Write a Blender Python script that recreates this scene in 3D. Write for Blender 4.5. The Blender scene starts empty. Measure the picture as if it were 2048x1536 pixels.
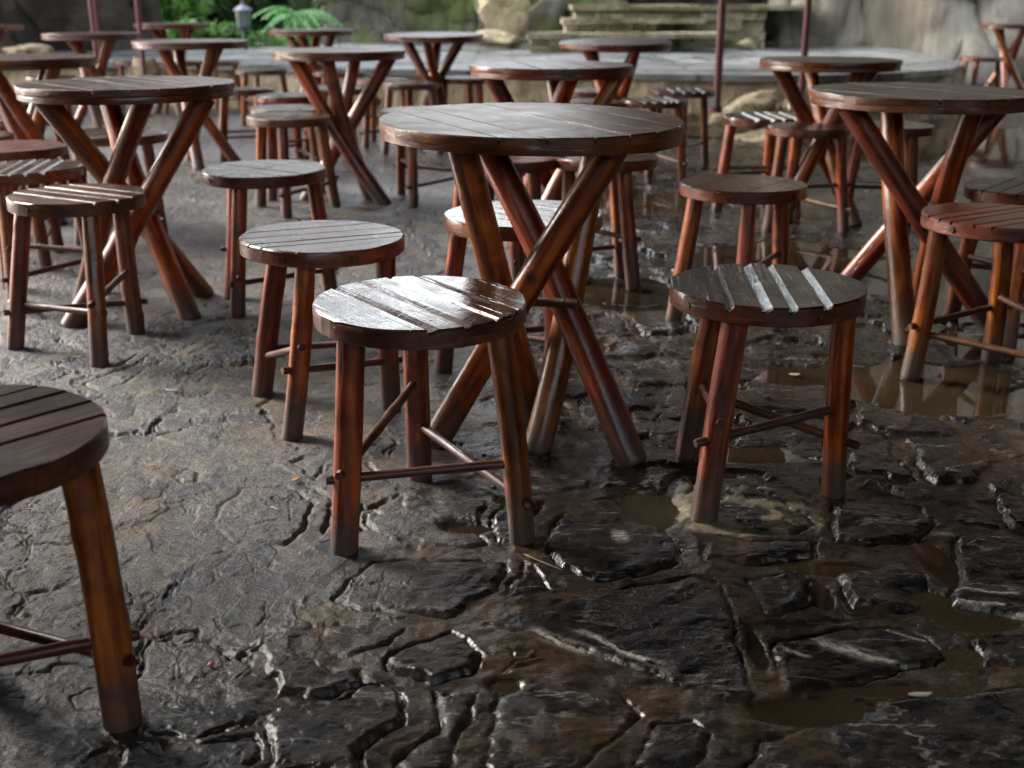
import bpy, math, random
import numpy as np
from mathutils import Vector, Matrix, Quaternion
R_ = math.radians
scene = bpy.context.scene
col = scene.collection

# ------------------------------------------------------------------ camera, sky, sun, exposure
FPX, PITCH, CAMH = 2287.6, R_(18.622), 0.81
cd = bpy.data.cameras.new('camera'); cam = bpy.data.objects.new('camera', cd); col.objects.link(cam)
cam.location = (0, 0, CAMH); cam.rotation_euler = (R_(90) - PITCH, 0, 0)
cd.sensor_width = 36; cd.lens = FPX / 2048 * 36; cd.clip_start = 0.02; cd.clip_end = 500
cd.dof.use_dof = True; cd.dof.focus_distance = 1.78; cd.dof.aperture_fstop = 4.6; cd.dof.aperture_blades = 7
scene.camera = cam

SUN_EL, SUN_AZ = R_(31), R_(-64)          # azimuth from +Y towards +X
w = bpy.data.worlds.new('World'); scene.world = w; w.use_nodes = True
nt = w.node_tree; nt.nodes.clear()
sky = nt.nodes.new('ShaderNodeTexSky'); sky.sky_type = 'NISHITA'; sky.sun_disc = False
sky.sun_elevation = SUN_EL; sky.sun_rotation = SUN_AZ; sky.dust_density = 3.0; sky.air_density = 1.3
hs = nt.nodes.new('ShaderNodeHueSaturation'); hs.inputs['Saturation'].default_value = 0.35
bg = nt.nodes.new('ShaderNodeBackground'); bg.inputs['Strength'].default_value = 0.15
wo = nt.nodes.new('ShaderNodeOutputWorld')
nt.links.new(sky.outputs[0], hs.inputs['Color']); nt.links.new(hs.outputs[0], bg.inputs['Color']); nt.links.new(bg.outputs[0], wo.inputs[0])
sl = bpy.data.lights.new('sun', 'SUN'); sun = bpy.data.objects.new('sun', sl); col.objects.link(sun)
sl.energy = 0.8; sl.angle = R_(20); sl.color = (1.0, 0.96, 0.9)
sdir = Vector((math.sin(SUN_AZ) * math.cos(SUN_EL), math.cos(SUN_AZ) * math.cos(SUN_EL), math.sin(SUN_EL)))
sun.rotation_euler = sdir.to_track_quat('Z', 'Y').to_euler()
scene.view_settings.view_transform = 'Standard'; scene.view_settings.look = 'None'
scene.view_settings.gamma = 1.0; scene.view_settings.exposure = 2.3
cy = scene.cycles
cy.use_denoising = True; cy.denoising_prefilter = 'NONE'; cy.max_bounces = 8; cy.diffuse_bounces = 4; cy.glossy_bounces = 4
cy.transparent_max_bounces = 8; cy.sample_clamp_indirect = 6.0; cy.blur_glossy = 0.5
cy.caustics_reflective = False; cy.caustics_refractive = False

# ------------------------------------------------------------------ helpers
cP, sP = math.cos(PITCH), math.sin(PITCH)
def at(u, v, z=0.0):
    """photo measurement -> point of the place at height z"""
    dx = (u - 1024) / FPX; dy = -(v - 768) / FPX
    D = np.array([dx, cP + dy * sP, -sP + dy * cP]); t = (z - CAMH) / D[2]
    return (D[0] * t, D[1] * t, z)
def atY(u, y, z):
    return ((u - 1024) / FPX * (y * cP - (z - CAMH) * sP), y, z)
def zAt(v, y):
    a = PITCH - math.atan((768 - v) / FPX)
    return CAMH - y * math.tan(a)

def tag(o, label=None, cat=None, group=None, kind=None):
    if label: o['label'] = label
    if cat: o['category'] = cat
    if group: o['group'] = group
    if kind: o['kind'] = kind
    return o
def empty(name, loc=(0, 0, 0), rz=0):
    o = bpy.data.objects.new(name, None); o.empty_display_size = 0.05
    o.location = loc; o.rotation_euler = (0, 0, rz); col.objects.link(o); return o
def link(name, me, parent=None, mat=None):
    o = bpy.data.objects.new(name, me); col.objects.link(o)
    if mat is not None and not me.materials: me.materials.append(mat)
    if parent is not None: o.parent = parent
    return o
def mesh(name, v, f, mat=None, smooth=True, sharp=None):
    me = bpy.data.meshes.new(name); me.from_pydata([tuple(map(float, p)) for p in v], [], f); me.update()
    if mat is not None: me.materials.append(mat)
    if smooth: me.polygons.foreach_set('use_smooth', [True] * len(me.polygons))
    if sharp: me.set_sharp_from_angle(angle=R_(sharp))
    return me
class MB:
    def __init__(s): s.v = []; s.f = []
    def add(s, v, f):
        n = len(s.v); s.v += [tuple(map(float, p)) for p in v]; s.f += [tuple(i + n for i in q) for q in f]
    def box(s, c, d, rz=0, j=0, rnd=None):
        pts = []
        for x in (-1, 1):
            for y in (-1, 1):
                for z in (-1, 1):
                    p = Vector((x * d[0] / 2, y * d[1] / 2, z * d[2] / 2))
                    if j: p += Vector([rnd.uniform(-j, j) for _ in range(3)])
                    p.rotate(Quaternion((0, 0, 1), rz)); pts.append(p + Vector(c))
        s.add(pts, [(0, 1, 3, 2), (4, 6, 7, 5), (0, 4, 5, 1), (2, 3, 7, 6), (0, 2, 6, 4), (1, 5, 7, 3)])
    def tube(s, a, b, r0, r1=None, n=10, cap=True):
        r1 = r0 if r1 is None else r1
        a, b = Vector(a), Vector(b); q = (b - a).to_track_quat('Z', 'Y'); v = []
        for p, r in ((a, r0), (b, r1)):
            for i in range(n):
                t = 2 * math.pi * i / n; v.append(p + q @ Vector((r * math.cos(t), r * math.sin(t), 0)))
        f = [(i, (i + 1) % n, n + (i + 1) % n, n + i) for i in range(n)]
        if cap: f += [tuple(range(n - 1, -1, -1)), tuple(range(n, 2 * n))]
        s.add(v, f)
    def build(s, name, mat, parent=None, smooth=False, sharp=None):
        return link(name, mesh(name, s.v, s.f, mat, smooth, sharp), parent)

# numpy noise
def _hash(ix, iy, seed):
    n = (ix.astype(np.int64) * 374761393 + iy.astype(np.int64) * 668265263 + seed * 982451653) & 0x7fffffff
    n = ((n ^ (n >> 13)) * 1274126177) & 0x7fffffff
    n = ((n ^ (n >> 16)) * 1103515245) & 0x7fffffff
    return ((n ^ (n >> 15)) & 0xffffff) / float(0xffffff)
def vnoise(x, y, seed=0):
    ix = np.floor(x); iy = np.floor(y); fx = x - ix; fy = y - iy
    fx = fx * fx * fx * (fx * (fx * 6 - 15) + 10); fy = fy * fy * fy * (fy * (fy * 6 - 15) + 10)
    ix = ix.astype(np.int64); iy = iy.astype(np.int64)
    a = _hash(ix, iy, seed); b = _hash(ix + 1, iy, seed); c = _hash(ix, iy + 1, seed); d = _hash(ix + 1, iy + 1, seed)
    return (a + (b - a) * fx) * (1 - fy) + (c + (d - c) * fx) * fy
def fbm(x, y, oct=4, seed=0, gain=0.5):
    s = 0; a = 1; t = 0
    for i in range(oct):
        s = s + a * vnoise(x, y, seed + i * 17); t += a; a *= gain
        x, y = x * 1.62 + y * 1.18 + 7.3, -x * 1.18 + y * 1.62 + 3.1
    return s / t
def sstep(a, b, x):
    t = np.clip((x - a) / (b - a), 0, 1); return t * t * (3 - 2 * t)

# ------------------------------------------------------------------ materials
def newmat(name):
    m = bpy.data.materials.new(name); m.use_nodes = True
    nt = m.node_tree; b = nt.nodes['Principled BSDF']; return m, nt, b
class N:
    """tiny node builder"""
    def __init__(s, nt): s.nt = nt
    def n(s, t, **kw):
        o = s.nt.nodes.new(t)
        for k, v in kw.items():
            if k in o.inputs.keys(): s.set(o.inputs[k], v)
            else: setattr(o, k, v)
        return o
    def set(s, inp, v):
        if isinstance(v, bpy.types.NodeSocket): s.nt.links.new(v, inp)
        else: inp.default_value = v
    def coord(s, kind='Object', scale=(1, 1, 1), off=None):
        c = s.n('ShaderNodeTexCoord').outputs[kind]
        m = s.n('ShaderNodeMapping'); s.set(m.inputs['Vector'], c); m.inputs['Scale'].default_value = scale
        if off is not None:
            s.set(m.inputs['Location'], off)
        return m.outputs[0]
    def noise(s, vec, scale, detail=4, rough=0.55, dist=0.0):
        o = s.n('ShaderNodeTexNoise'); s.set(o.inputs['Vector'], vec)
        o.inputs['Scale'].default_value = scale; o.inputs['Detail'].default_value = detail
        o.inputs['Roughness'].default_value = rough; o.inputs['Distortion'].default_value = dist
        return o.outputs['Fac']
    def ramp(s, fac, stops, interp='LINEAR'):
        o = s.n('ShaderNodeValToRGB'); o.color_ramp.interpolation = interp; s.set(o.inputs[0], fac)
        e = o.color_ramp.elements
        while len(e) < len(stops): e.new(0.5)
        for i, (p, c) in enumerate(stops):
            e[i].position = p; e[i].color = (c, c, c, 1) if not isinstance(c, (tuple, list)) else (*c, 1)
        return o.outputs[0]
    def mix(s, f, a, b, mode='MIX'):
        o = s.n('ShaderNodeMix', data_type='RGBA', blend_type=mode)
        s.set(o.inputs[0], f)
        for i, v in ((6, a), (7, b)):
            if isinstance(v, tuple): v = (*v, 1) if len(v) == 3 else v
            s.set(o.inputs[i], v)
        return o.outputs[2]
    def math(s, op, a, b=0.0, clamp=False):
        o = s.n('ShaderNodeMath', operation=op); o.use_clamp = clamp; s.set(o.inputs[0], a); s.set(o.inputs[1], b); return o.outputs[0]
    def bump(s, h, dist, strength=1.0, normal=None):
        o = s.n('ShaderNodeBump'); s.set(o.inputs['Height'], h); o.inputs['Distance'].default_value = dist
        s.set(o.inputs['Strength'], strength)
        if normal is not None: s.set(o.inputs['Normal'], normal)
        return o.outputs[0]

def wood(name, dark, mid, light, grain, rough, foot_dirt=False, wear=0.3, coat=0.25, patch=0.45):
    """varnished wood; grain = scale vector, small along the grain axis"""
    m, nt, b = newmat(name); k = N(nt)
    oi = k.n('ShaderNodeObjectInfo')
    rnd = oi.outputs['Random']
    cmb = k.n('ShaderNodeCombineXYZ'); 
    for i in range(3): k.set(cmb.inputs[i], k.math('MULTIPLY', rnd, 37.0 + 11 * i))
    v = k.coord('Object', grain, cmb.outputs[0])
    vo = k.coord('Object', (1, 1, 1), cmb.outputs[0])
    g = k.noise(v, 1.0, 5, 0.6, 0.4)
    g2 = k.noise(v, 3.3, 3, 0.6)
    big = k.noise(vo, 11.0, 4, 0.6, 0.6)
    c = k.ramp(g, [(0.32, dark), (0.5, mid), (0.68, light)])
    c = k.mix(k.ramp(big, [(patch - 0.12, 0.85), (patch + 0.14, 0.0)]), c, dark)
    c = k.mix(k.math('MULTIPLY', k.ramp(g2, [(0.55, 0.0), (0.8, 1.0)]), 0.25), c, tuple(min(1, x * 1.7) for x in light))
    # each object a little lighter or darker
    hsv = k.n('ShaderNodeHueSaturation'); k.set(hsv.inputs['Color'], c)
    k.set(hsv.inputs['Value'], k.math('ADD', k.math('MULTIPLY', rnd, 0.5), 0.68))
    k.set(hsv.inputs['Hue'], k.math('ADD', k.math('MULTIPLY', k.math('FRACT', k.math('MULTIPLY', rnd, 7.13)), 0.022), 0.492))
    k.set(hsv.inputs['Saturation'], k.math('ADD', k.math('MULTIPLY', k.math('FRACT', k.math('MULTIPLY', rnd, 13.7)), 0.2), 0.96))
    c = hsv.outputs[0]
    fine = k.noise(vo, 120.0, 3, 0.7)
    crk = k.noise(k.coord('Object', tuple(g_ * 2.2 if g_ > 20 else g_ * .8 for g_ in grain), cmb.outputs[0]), 1.0, 3, 0.5, 0.3)
    crm = k.ramp(crk, [(0.26, 1.0), (0.33, 0.0)])
    c = k.mix(k.math('MULTIPLY', crm, 0.85), c, (0.008, 0.004, 0.003))
    kn = k.n('ShaderNodeTexVoronoi'); k.set(kn.inputs['Vector'], vo); kn.inputs['Scale'].default_value = 9.0
    c = k.mix(k.ramp(kn.outputs['Distance'], [(0.05, 0.85), (0.14, 0.0)]), c, (0.02, 0.007, 0.004))
    scr = k.ramp(fine, [(0.66, 0.0), (0.74, 1.0)])
    c = k.mix(k.math('MULTIPLY', scr, wear), c, (0.32, 0.17, 0.1))
    r = k.math('ADD', k.math('MULTIPLY', big, 0.35), rough - 0.17)
    r = k.math('ADD', r, k.math('MULTIPLY', g, 0.12))
    if foot_dirt:
        sx = k.n('ShaderNodeSeparateXYZ'); k.set(sx.inputs[0], k.n('ShaderNodeTexCoord').outputs['Object'])
        d = k.math('ADD', sx.outputs[2], k.math('MULTIPLY', k.math('SUBTRACT', big, 0.5), 0.22))
        dm = k.ramp(d, [(0.02, 0.85), (0.13, 0.0)])
        c = k.mix(dm, c, k.mix(fine, (0.045, 0.034, 0.028), (0.11, 0.09, 0.075)))
        r = k.math('ADD', r, k.math('MULTIPLY', dm, 0.25))
    k.set(b.inputs['Base Color'], c); k.set(b.inputs['Roughness'], r)
    b.inputs['Coat Weight'].default_value = coat; k.set(b.inputs['Coat Roughness'], k.math('ADD', k.math('MULTIPLY', k.ramp(big, [(.35, 0.), (.65, 1.)]), .22), .07))
    n1 = k.bump(k.math('SUBTRACT', g, crm), 0.0016, 0.8)
    n2 = k.bump(fine, 0.0006, 0.6, n1)
    n3 = k.bump(big, 0.004, 0.5, n2)
    k.set(b.inputs['Normal'], n3); k.set(b.inputs['Coat Normal'], n3)
    return m
M = {}
M['leg'] = wood('leg_wood', (0.034, 0.007, 0.005), (0.22, 0.038, 0.012), (0.50, 0.125, 0.030), (50, 50, 4), 0.33, True, 0.35, 0.4, 0.40)
M['seat_gloss'] = wood('glossy_seat_wood', (0.014, 0.006, 0.004), (0.045, 0.015, 0.008), (0.095, 0.030, 0.013), (6, 90, 90), 0.2, False, 0.3, 1.0, 0.42)
M['seat_red'] = wood('red_seat_wood', (0.028, 0.008, 0.005), (0.095, 0.027, 0.014), (0.17, 0.052, 0.026), (6, 90, 90), 0.36, False, 0.35, 0.25, 0.44)
M['seat'] = wood('seat_wood', (0.014, 0.006, 0.004), (0.040, 0.014, 0.008), (0.085, 0.028, 0.013), (6, 90, 90), 0.25, False, 0.3, 0.5, 0.44)
M['top'] = wood('table_wood', (0.016, 0.009, 0.008), (0.038, 0.018, 0.013), (0.072, 0.031, 0.020), (5, 85, 85), 0.31, False, 0.3, 0.05, 0.42)
M['rim'] = wood('rim_wood', (0.045, 0.012, 0.007), (0.13, 0.034, 0.015), (0.23, 0.07, 0.03), (14, 14, 70), 0.33, False, 0.5, 0.4, 0.42)
M['rod'] = wood('rod_wood', (0.035, 0.012, 0.007), (0.085, 0.027, 0.013), (0.16, 0.06, 0.03), (60, 60, 5), 0.4, False, 0.3, 0.2, 0.45)

M['groove'] = wood('groove_sheen', (.05, .045, .04), (.26, .26, .25), (.55, .56, .55), (30, 120, 120), .3, False, .3, .4, .40)  # pale tone paints the sky's reflection onto the groove slopes
def rock(name, stops, scale=2.0, rough=0.85, bump=0.03, moss=None, streak=False, mossamt=0.5):
    m, nt, b = newmat(name); k = N(nt)
    v = k.coord('Object', (1.3, 1, 0.16) if streak else (1, 1, 1.6))
    a = k.noise(v, scale, 8, 0.62, 0.5); f = k.noise(v, scale * 7, 6, 0.65)
    c = k.ramp(a, stops)
    c = k.mix(k.ramp(f, [(0.35, 0.65), (0.6, 0.0)]), c, stops[0][1])
    if moss:
        mm = k.ramp(k.noise(k.coord('Object'), scale * 1.3, 6, 0.6, 0.3), [(mossamt, 0.0), (mossamt + 0.09, 1.0)])
        c = k.mix(k.math('MULTIPLY', mm, 0.85), c, k.mix(f, tuple(x * 0.5 for x in moss), moss))
    k.set(b.inputs['Base Color'], c); b.inputs['Roughness'].default_value = rough
    k.set(b.inputs['Normal'], k.bump(f, bump, 0.9, k.bump(a, bump * 2.5, 0.7)))
    return m
M['cliff_grey'] = rock('cliff_grey', [(0.33, (0.07, 0.06, 0.04)), (0.5, (0.17, 0.16, 0.12)), (0.66, (0.34, 0.33, 0.28))], 1.6, moss=(0.16, 0.20, 0.05), streak=True, mossamt=0.52)
M['cliff_pale'] = rock('cliff_pale', [(0.30, (0.20, 0.165, 0.12)), (0.47, (0.33, 0.30, 0.24)), (0.66, (0.48, 0.46, 0.40))], 1.1, moss=(0.2, 0.2, 0.09), streak=True, mossamt=0.60)
M['cliff_dark'] = rock('cliff_dark', [(0.35, (0.022, 0.018, 0.014)), (0.55, (0.06, 0.048, 0.035)), (0.7, (0.11, 0.09, 0.065))], 1.5)
M['rock_cream'] = rock('rock_cream', [(0.3, (0.20, 0.15, 0.08)), (0.48, (0.40, 0.33, 0.21)), (0.65, (0.60, 0.54, 0.40))], 2.6, moss=(0.26, 0.30, 0.06), mossamt=0.56)
M['rock_wall'] = rock('rock_wall', [(0.3, (0.22, 0.16, 0.09)), (0.48, (0.46, 0.37, 0.23)), (0.65, (0.66, 0.56, 0.40))], 2.0, moss=(0.12, 0.09, 0.05), streak=True, mossamt=0.57)
M['steps'] = rock('step_stone', [(0.32, (0.14, 0.115, 0.065)), (0.48, (0.30, 0.265, 0.17)), (0.65, (0.48, 0.44, 0.33))], 3.0, moss=(0.14, 0.16, 0.05), mossamt=0.54)
M['green_bank'] = rock('green_bank', [(.3, (.02, .025, .01)), (.5, (.05, .07, .02)), (.7, (.1, .16, .04))], 3.0)
m_, nt_, b_p = newmat('pavement'); k_ = N(nt_); vp_ = k_.coord('Object')
pa = k_.noise(vp_, 1.3, 7, .65, .6); pb = k_.noise(vp_, 14, 6, .7); pc = k_.noise(k_.coord('Object', (.5, 2.2, 1)), 1.6, 5, .6, .4)
cp_ = k_.ramp(pa, [(.35, (.12, .125, .13)), (.5, (.22, .235, .25)), (.65, (.31, .315, .315))])
cp_ = k_.mix(k_.ramp(pc, [(.36, .8), (.48, 0.)]), cp_, (.10, .095, .08)); cp_ = k_.mix(k_.ramp(pb, [(.35, .5), (.5, 0.)]), cp_, (.13, .12, .10))
br = k_.n('ShaderNodeTexBrick'); k_.set(br.inputs['Vector'], vp_); br.inputs['Scale'].default_value = .8; br.inputs['Mortar Size'].default_value = .012
br.inputs['Color1'].default_value = (1, 1, 1, 1); br.inputs['Color2'].default_value = (.85, .85, .85, 1); br.inputs['Mortar'].default_value = (.35, .33, .3, 1)
cp_ = k_.mix(1.0, cp_, br.outputs[0], 'MULTIPLY'); k_.set(b_p.inputs['Base Color'], cp_); k_.set(b_p.inputs['Roughness'], k_.ramp(pa, [(.4, .22), (.6, .6)]))
k_.set(b_p.inputs['Normal'], k_.bump(pb, .006, .7)); M['pave'] = m_
M['roof'] = rock('cave_rock', [(0.3, (0.02, 0.017, 0.013)), (0.5, (0.045, 0.037, 0.028)), (0.7, (0.09, 0.075, 0.06))], 0.8)

def plain(name, c, rough=0.5, metal=0.0, var=0.25, scale=30, bump=0.0005):
    m, nt, b = newmat(name); k = N(nt); n = k.noise(k.coord('Object'), scale, 4)
    k.set(b.inputs['Base Color'], k.mix(n, tuple(x * (1 - var) for x in c), tuple(min(1, x * (1 + var)) for x in c)))
    b.inputs['Roughness'].default_value = rough; b.inputs['Metallic'].default_value = metal
    k.set(b.inputs['Normal'], k.bump(n, bump)); return m
M['post'] = plain('red_paint', (0.16, 0.045, 0.05), 0.42)
M['tagm'] = plain('white_tag', (0.8, 0.8, 0.68), 0.5, var=0.05)
M['iron'] = plain('dark_iron', (0.05, 0.055, 0.07), 0.45, 0.4)
M['cap'] = plain('lantern_cap', (0.16, 0.16, 0.23), 0.4, 0.2)
M['glass'] = plain('lantern_glass', (0.10, 0.12, 0.11), 0.15)
M['pipe'] = plain('black_pipe', (0.01, 0.01, 0.01), 0.5)
M['paper'] = plain('paper_scrap', (0.30, 0.27, 0.21), 0.7, var=0.15)
M['pink'] = plain('pink_plastic', (0.5, 0.13, 0.13), 0.2)
M['dryleaf'] = plain('dry_leaf', (0.35, 0.16, 0.05), 0.6)
M['straw'] = plain('straw', (0.38, 0.33, 0.2), 0.6)
M['stem'] = plain('stem', (0.07, 0.045, 0.025), 0.8)

def leafmat(name, c1, c2):
    m, nt, b = newmat(name); k = N(nt)
    n = k.noise(k.coord('Object'), 5.0, 3); g = k.n('ShaderNodeNewGeometry')
    r = k.math('MULTIPLY', k.math('ADD', n, g.outputs['Random Per Island']), 0.5)
    k.set(b.inputs['Base Color'], k.ramp(r, [(0.25, c1), (0.7, c2)])); b.inputs['Roughness'].default_value = 0.4
    tr = k.n('ShaderNodeBsdfTranslucent'); k.set(tr.inputs[0], k.ramp(r, [(0.25, c1), (0.7, c2)]))
    mx = k.n('ShaderNodeMixShader'); mx.inputs[0].default_value = 0.4
    nt.links.new(b.outputs[0], mx.inputs[1]); nt.links.new(tr.outputs[0], mx.inputs[2])
    nt.links.new(mx.outputs[0], nt.nodes['Material Output'].inputs[0]); return m
M['leaf'] = leafmat('leaf_green', (0.04, 0.11, 0.015), (0.14, 0.34, 0.06))
M['leafd'] = leafmat('leaf_dark', (0.02, 0.05, 0.01), (0.06, 0.14, 0.03))
M['frond'] = leafmat('frond_green', (0.06, 0.20, 0.05), (0.20, 0.46, 0.17))

# ------------------------------------------------------------------ furniture data (metres, measured from the photograph)
# key: (x, y, seat height, radius, groove angle deg, groove count, label)
ST = {
'S1': (-.140, 1.702, .372, .163, -54, 4, 'glossy stool with white sky glare on its grooved seat, nearest in the middle'),
'S2': (-.371, 2.218, .371, .160, 27, 4, 'stool with thin grooves and olive sheen, standing just behind the glare-lit stool'),
'S3': (.414, 1.810, .371, .157, -95, 4, 'dark stool with four wide bright-edged slots, standing over the pale ring stone'),
'S4': (.583, 2.888, .371, .158, 53, 3, 'plain dark stool directly behind the stool with four bright-edged slots'),
'S5': (-.678, 3.143, .372, .166, -35, 3, 'stool with a split chipped rim, alone between the two front crossed-leg tables'),
'S6': (-1.035, 2.723, .371, .157, -29, 4, 'stool in front of the near left table, one foot splashed with white paint'),
'S7': (-.602, 1.140, .371, .160, 50, 4, 'closest stool of all, dark and blurred, cut off by the left edge'),
'S8': (1.045, 2.437, .371, .160, 33, 5, 'reddish five-grooved stool standing in the puddle before the right table'),
'S9': (.026, 2.448, .374, .171, -45, 5, 'stool half hidden behind the crossed legs of the front middle table'),
'S10': (-1.349, 3.187, .371, .155, 98, 5, 'dark stool with bright diagonal grooves just behind the white-footed stool'),
'S11': (-1.572, 3.655, .371, .158, 60, 5, 'stool cut by the left edge, behind the one with bright diagonal grooves'),
'S12': (-1.371, 4.034, .372, .167, 94, 5, 'dark stool seen through the crossed legs of the near left table'),
'S13': (-.881, 4.606, .372, .164, 80, 4, 'green-sheened slatted stool nearest of the row beside the slim dark table'),
'S14': (-.954, 4.986, .371, .157, 20, 3, 'second stool of the row beside the slim dark table, pale top edge showing'),
'S15': (-1.080, 5.670, .371, .153, 5, 3, 'brown-rimmed stool third in the row beside the slim dark table'),
'S16': (-1.373, 6.096, .370, .136, 0, 2, 'small green-topped stool just beyond the right edge of the near left table'),
'S17': (-1.647, 7.759, .372, .169, 15, 3, 'pale-rimmed stool standing before the cream wall, left of the slim table'),
'S18': (-2.811, 8.837, .371, .159, 0, 3, 'far stool between the thick red post and the cream boulder'),
'S19': (-2.180, 8.800, .371, .157, 30, 3, 'far stool by the paving edge, right of its neighbour under the dark table'),
'S20': (-2.440, 8.780, .372, .160, -20, 3, 'far stool by the paving edge seen through the legs of the dark table'),
'S21': (-1.105, 7.546, .372, .167, 10, 3, 'far stool against the cream wall behind the legs of the slim table'),
'S22': (-.755, 6.810, .371, .153, 40, 4, 'farther stool of the overlapping pair above the drain pipe'),
'S23': (-.560, 6.480, .372, .162, 0, 3, 'nearer stool of the overlapping pair above the drain pipe'),
'S24': (-.280, 6.966, .371, .152, -15, 3, 'stool with pale grey seat right of the white-topped table legs'),
'S25': (-.371, 4.859, .373, .175, 0, 3, 'stool hidden behind the left end of the front middle tabletop'),
'S26': (-.021, 3.396, .372, .161, 10, 3, 'left of two stools seen under the front middle tabletop'),
'S27': (.269, 3.416, .372, .163, -10, 3, 'right of two stools seen under the front middle tabletop'),
'S28': (.654, 5.408, .371, .155, -82, 5, 'stool with white-striped slats beside the right end of the middle tabletop'),
'S29': (.869, 5.978, .371, .160, -90, 4, 'stool behind the white-striped one, at the foot of the red post with tag'),
'S30': (1.005, 4.623, .372, .168, -88, 4, 'stool with bright gaps in its rim before the pale rocks'),
'S31': (1.080, 4.244, .370, .145, 0, 2, 'stool with golden-lit rim on the left of the far right-hand table'),
'S32': (1.407, 4.298, .370, .143, 0, 3, 'dark stool with orange legs on the right of the far right-hand table'),
'S33': (1.283, 2.846, .370, .152, 50, 4, 'stool cut by the right edge behind the reddish five-grooved stool'),
'S34': (.411, 5.974, .370, .139, 5, 3, 'farther of two small stools behind the wide-grooved middle table'),
'S35': (.362, 5.330, .370, .141, 5, 3, 'nearer of two small stools behind the wide-grooved middle table'),
'S37': (3.709, 9.390, .372, .165, 0, 3, 'far stool beside the most distant table at the right edge'),
'S38': (-2.755, 7.052, .370, .142, 95, 3, 'pale stool beyond the near left tabletop, close to the dark left table'),
'S40': (-1.93, 4.62, .371, .155, 60, 4, 'dark stool glimpsed between the left poles of the near left table'),
'S41': (-1.86, 3.95, .371, .155, 20, 4, 'stool at the left edge beneath the dark cut-off table'),
'S42': (-.93, 6.15, .371, .155, 20, 4, 'dim stool behind the long poles of the slim dark table'),
'S43': (.02, 4.62, .371, .155, 70, 4, 'stool hidden behind the wide-gapped middle table'),
'S39': (-2.256, 5.266, .369, .132, 30, 3, 'dark stool under the dark left table cut by the photo edge'),
}
FEET = {
'S1': [(-.260, 1.598), (.017, 1.636), (-.166, 1.881)],
'S2': [(-.542, 2.336), (-.429, 2.077), (-.252, 2.249)],
'S3': [(.314, 1.715), (.557, 1.815), (.328, 1.999)],
'S4': [(.43, 2.95), (.555, 2.72), (.72, 2.98)],
'S5': [(-.739, 2.977), (-.80, 3.17), (-.52, 3.20)],
'S6': [(-1.215, 2.679), (-.961, 2.542), (-.962, 2.816)],
'S7': [(-.461, 1.157), (-.73, 1.02), (-.70, 1.27)],
'S8': [(.904, 2.467), (1.14, 2.60), (1.13, 2.28)],
'S9': [(-.160, 2.50), (.095, 2.329), (.12, 2.60)],
'S27': [(.34, 3.47), (.36, 3.30), (.16, 3.42)],
}
FROT = {'S10': 20, 'S11': 70, 'S12': 95, 'S13': 30, 'S25': 15, 'S26': 50, 'S28': 80, 'S29': 25, 'S30': 65, 'S31': 90, 'S32': 35, 'S33': 10}
TB = {
'T1': (.035, 2.083, .608, .271, -62, 'biggest clear table in the middle, round grey-sheened top on thick crossed poles'),
'T2': (-.991, 3.038, .606, .269, -48, 'near left table with dark top, orange crossed poles behind the white-footed stool'),
'T3': (-.716, 4.919, .610, .274, 80, 'slim dark table with long crossed poles, above the row of green-topped stools'),
'T4': (1.000, 2.885, .597, .262, -55, 'big table cut by the right edge with grey worn top and scarred pole'),
'T5': (.129, 3.887, .606, .268, -80, 'table with wide-set plank gaps directly behind the front middle table'),
'T6': (-1.600, 5.95, .612, .285, 70, 'dark table in front of the thin red post, notch in its rim'),
'T7': (-2.560, 7.28, .612, .288, 5, 'table with pale rim edge in front of the thick red post'),
'T8': (-1.833, 4.424, .605, .268, 12, 'dark table cut by the left edge just behind the near left table'),
'T9': (-3.950, 8.95, .620, .285, 0, 'far dim table at the very left beside the dark rock'),
'T10': (-2.470, 8.72, .640, .270, 0, 'farthest left table, seen edge on beneath the green bushes'),
'T11': (-1.340, 7.98, .614, .282, 0, 'small far table standing below the palm-like plant'),
'T12': (-.450, 6.85, .616, .285, 5, 'table with bright white-lit top, in the centre of the far row'),
'T13': (.505, 5.879, .611, .276, 45, 'tilted table with pale striped top in front of the stone steps'),
'T14': (1.187, 4.432, .596, .258, 15, 'dark table between the second tagged red post and the right puddle'),
'T15': (4.342, 10.402, .600, .250, 0, 'most distant table, tiny against the pale cliff at the right edge'),
}
TLEG = {   # (top point, foot) pairs of the four crossed poles
'T1': [((-.088, 1.985), (.050, 2.189)), ((.178, 1.985), (-.156, 2.046)), ((.165, 2.20), (.044, 2.02)), ((-.060, 2.19), (.226, 1.962))],
'T2': [(atY(90, 2.93, .56), (-.885, 3.218)), (atY(287, 2.90, .56), (-1.225, 3.149)), (atY(408, 2.97, .56), (-1.157, 2.887)), (atY(215, 3.17, .56), (-.859, 2.956))],
'T4': [(atY(1700, 2.80, .55), (1.246, 2.816)), (atY(1783, 3.00, .55), (.972, 2.704)), (atY(1945, 2.78, .55), (1.09, 2.98)), (atY(2003, 2.95, .55), (.86, 3.06))],
'T3': [(atY(590, 4.80, .56), (-.524, 4.748)), (atY(655, 4.78, .56), (-.60, 4.86)), (atY(712, 5.04, .56), (-.84, 5.05)), (atY(778, 4.93, .56), (-.88, 4.86))],
'T5': [(atY(985, 3.80, .56), (.26, 3.98)), (atY(1140, 3.76, .56), (.0, 3.90)), (atY(1235, 3.83, .56), (.03, 3.74)), (atY(1105, 4.03, .56), (.22, 3.76))],
'T14': [(atY(1560, 4.38, .55), (1.36, 4.55)), (atY(1620, 4.6, .55), (1.30, 4.30)), (atY(1720, 4.36, .55), (1.02, 4.36)), (atY(1745, 4.55, .55), (1.05, 4.56))],
}
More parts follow.
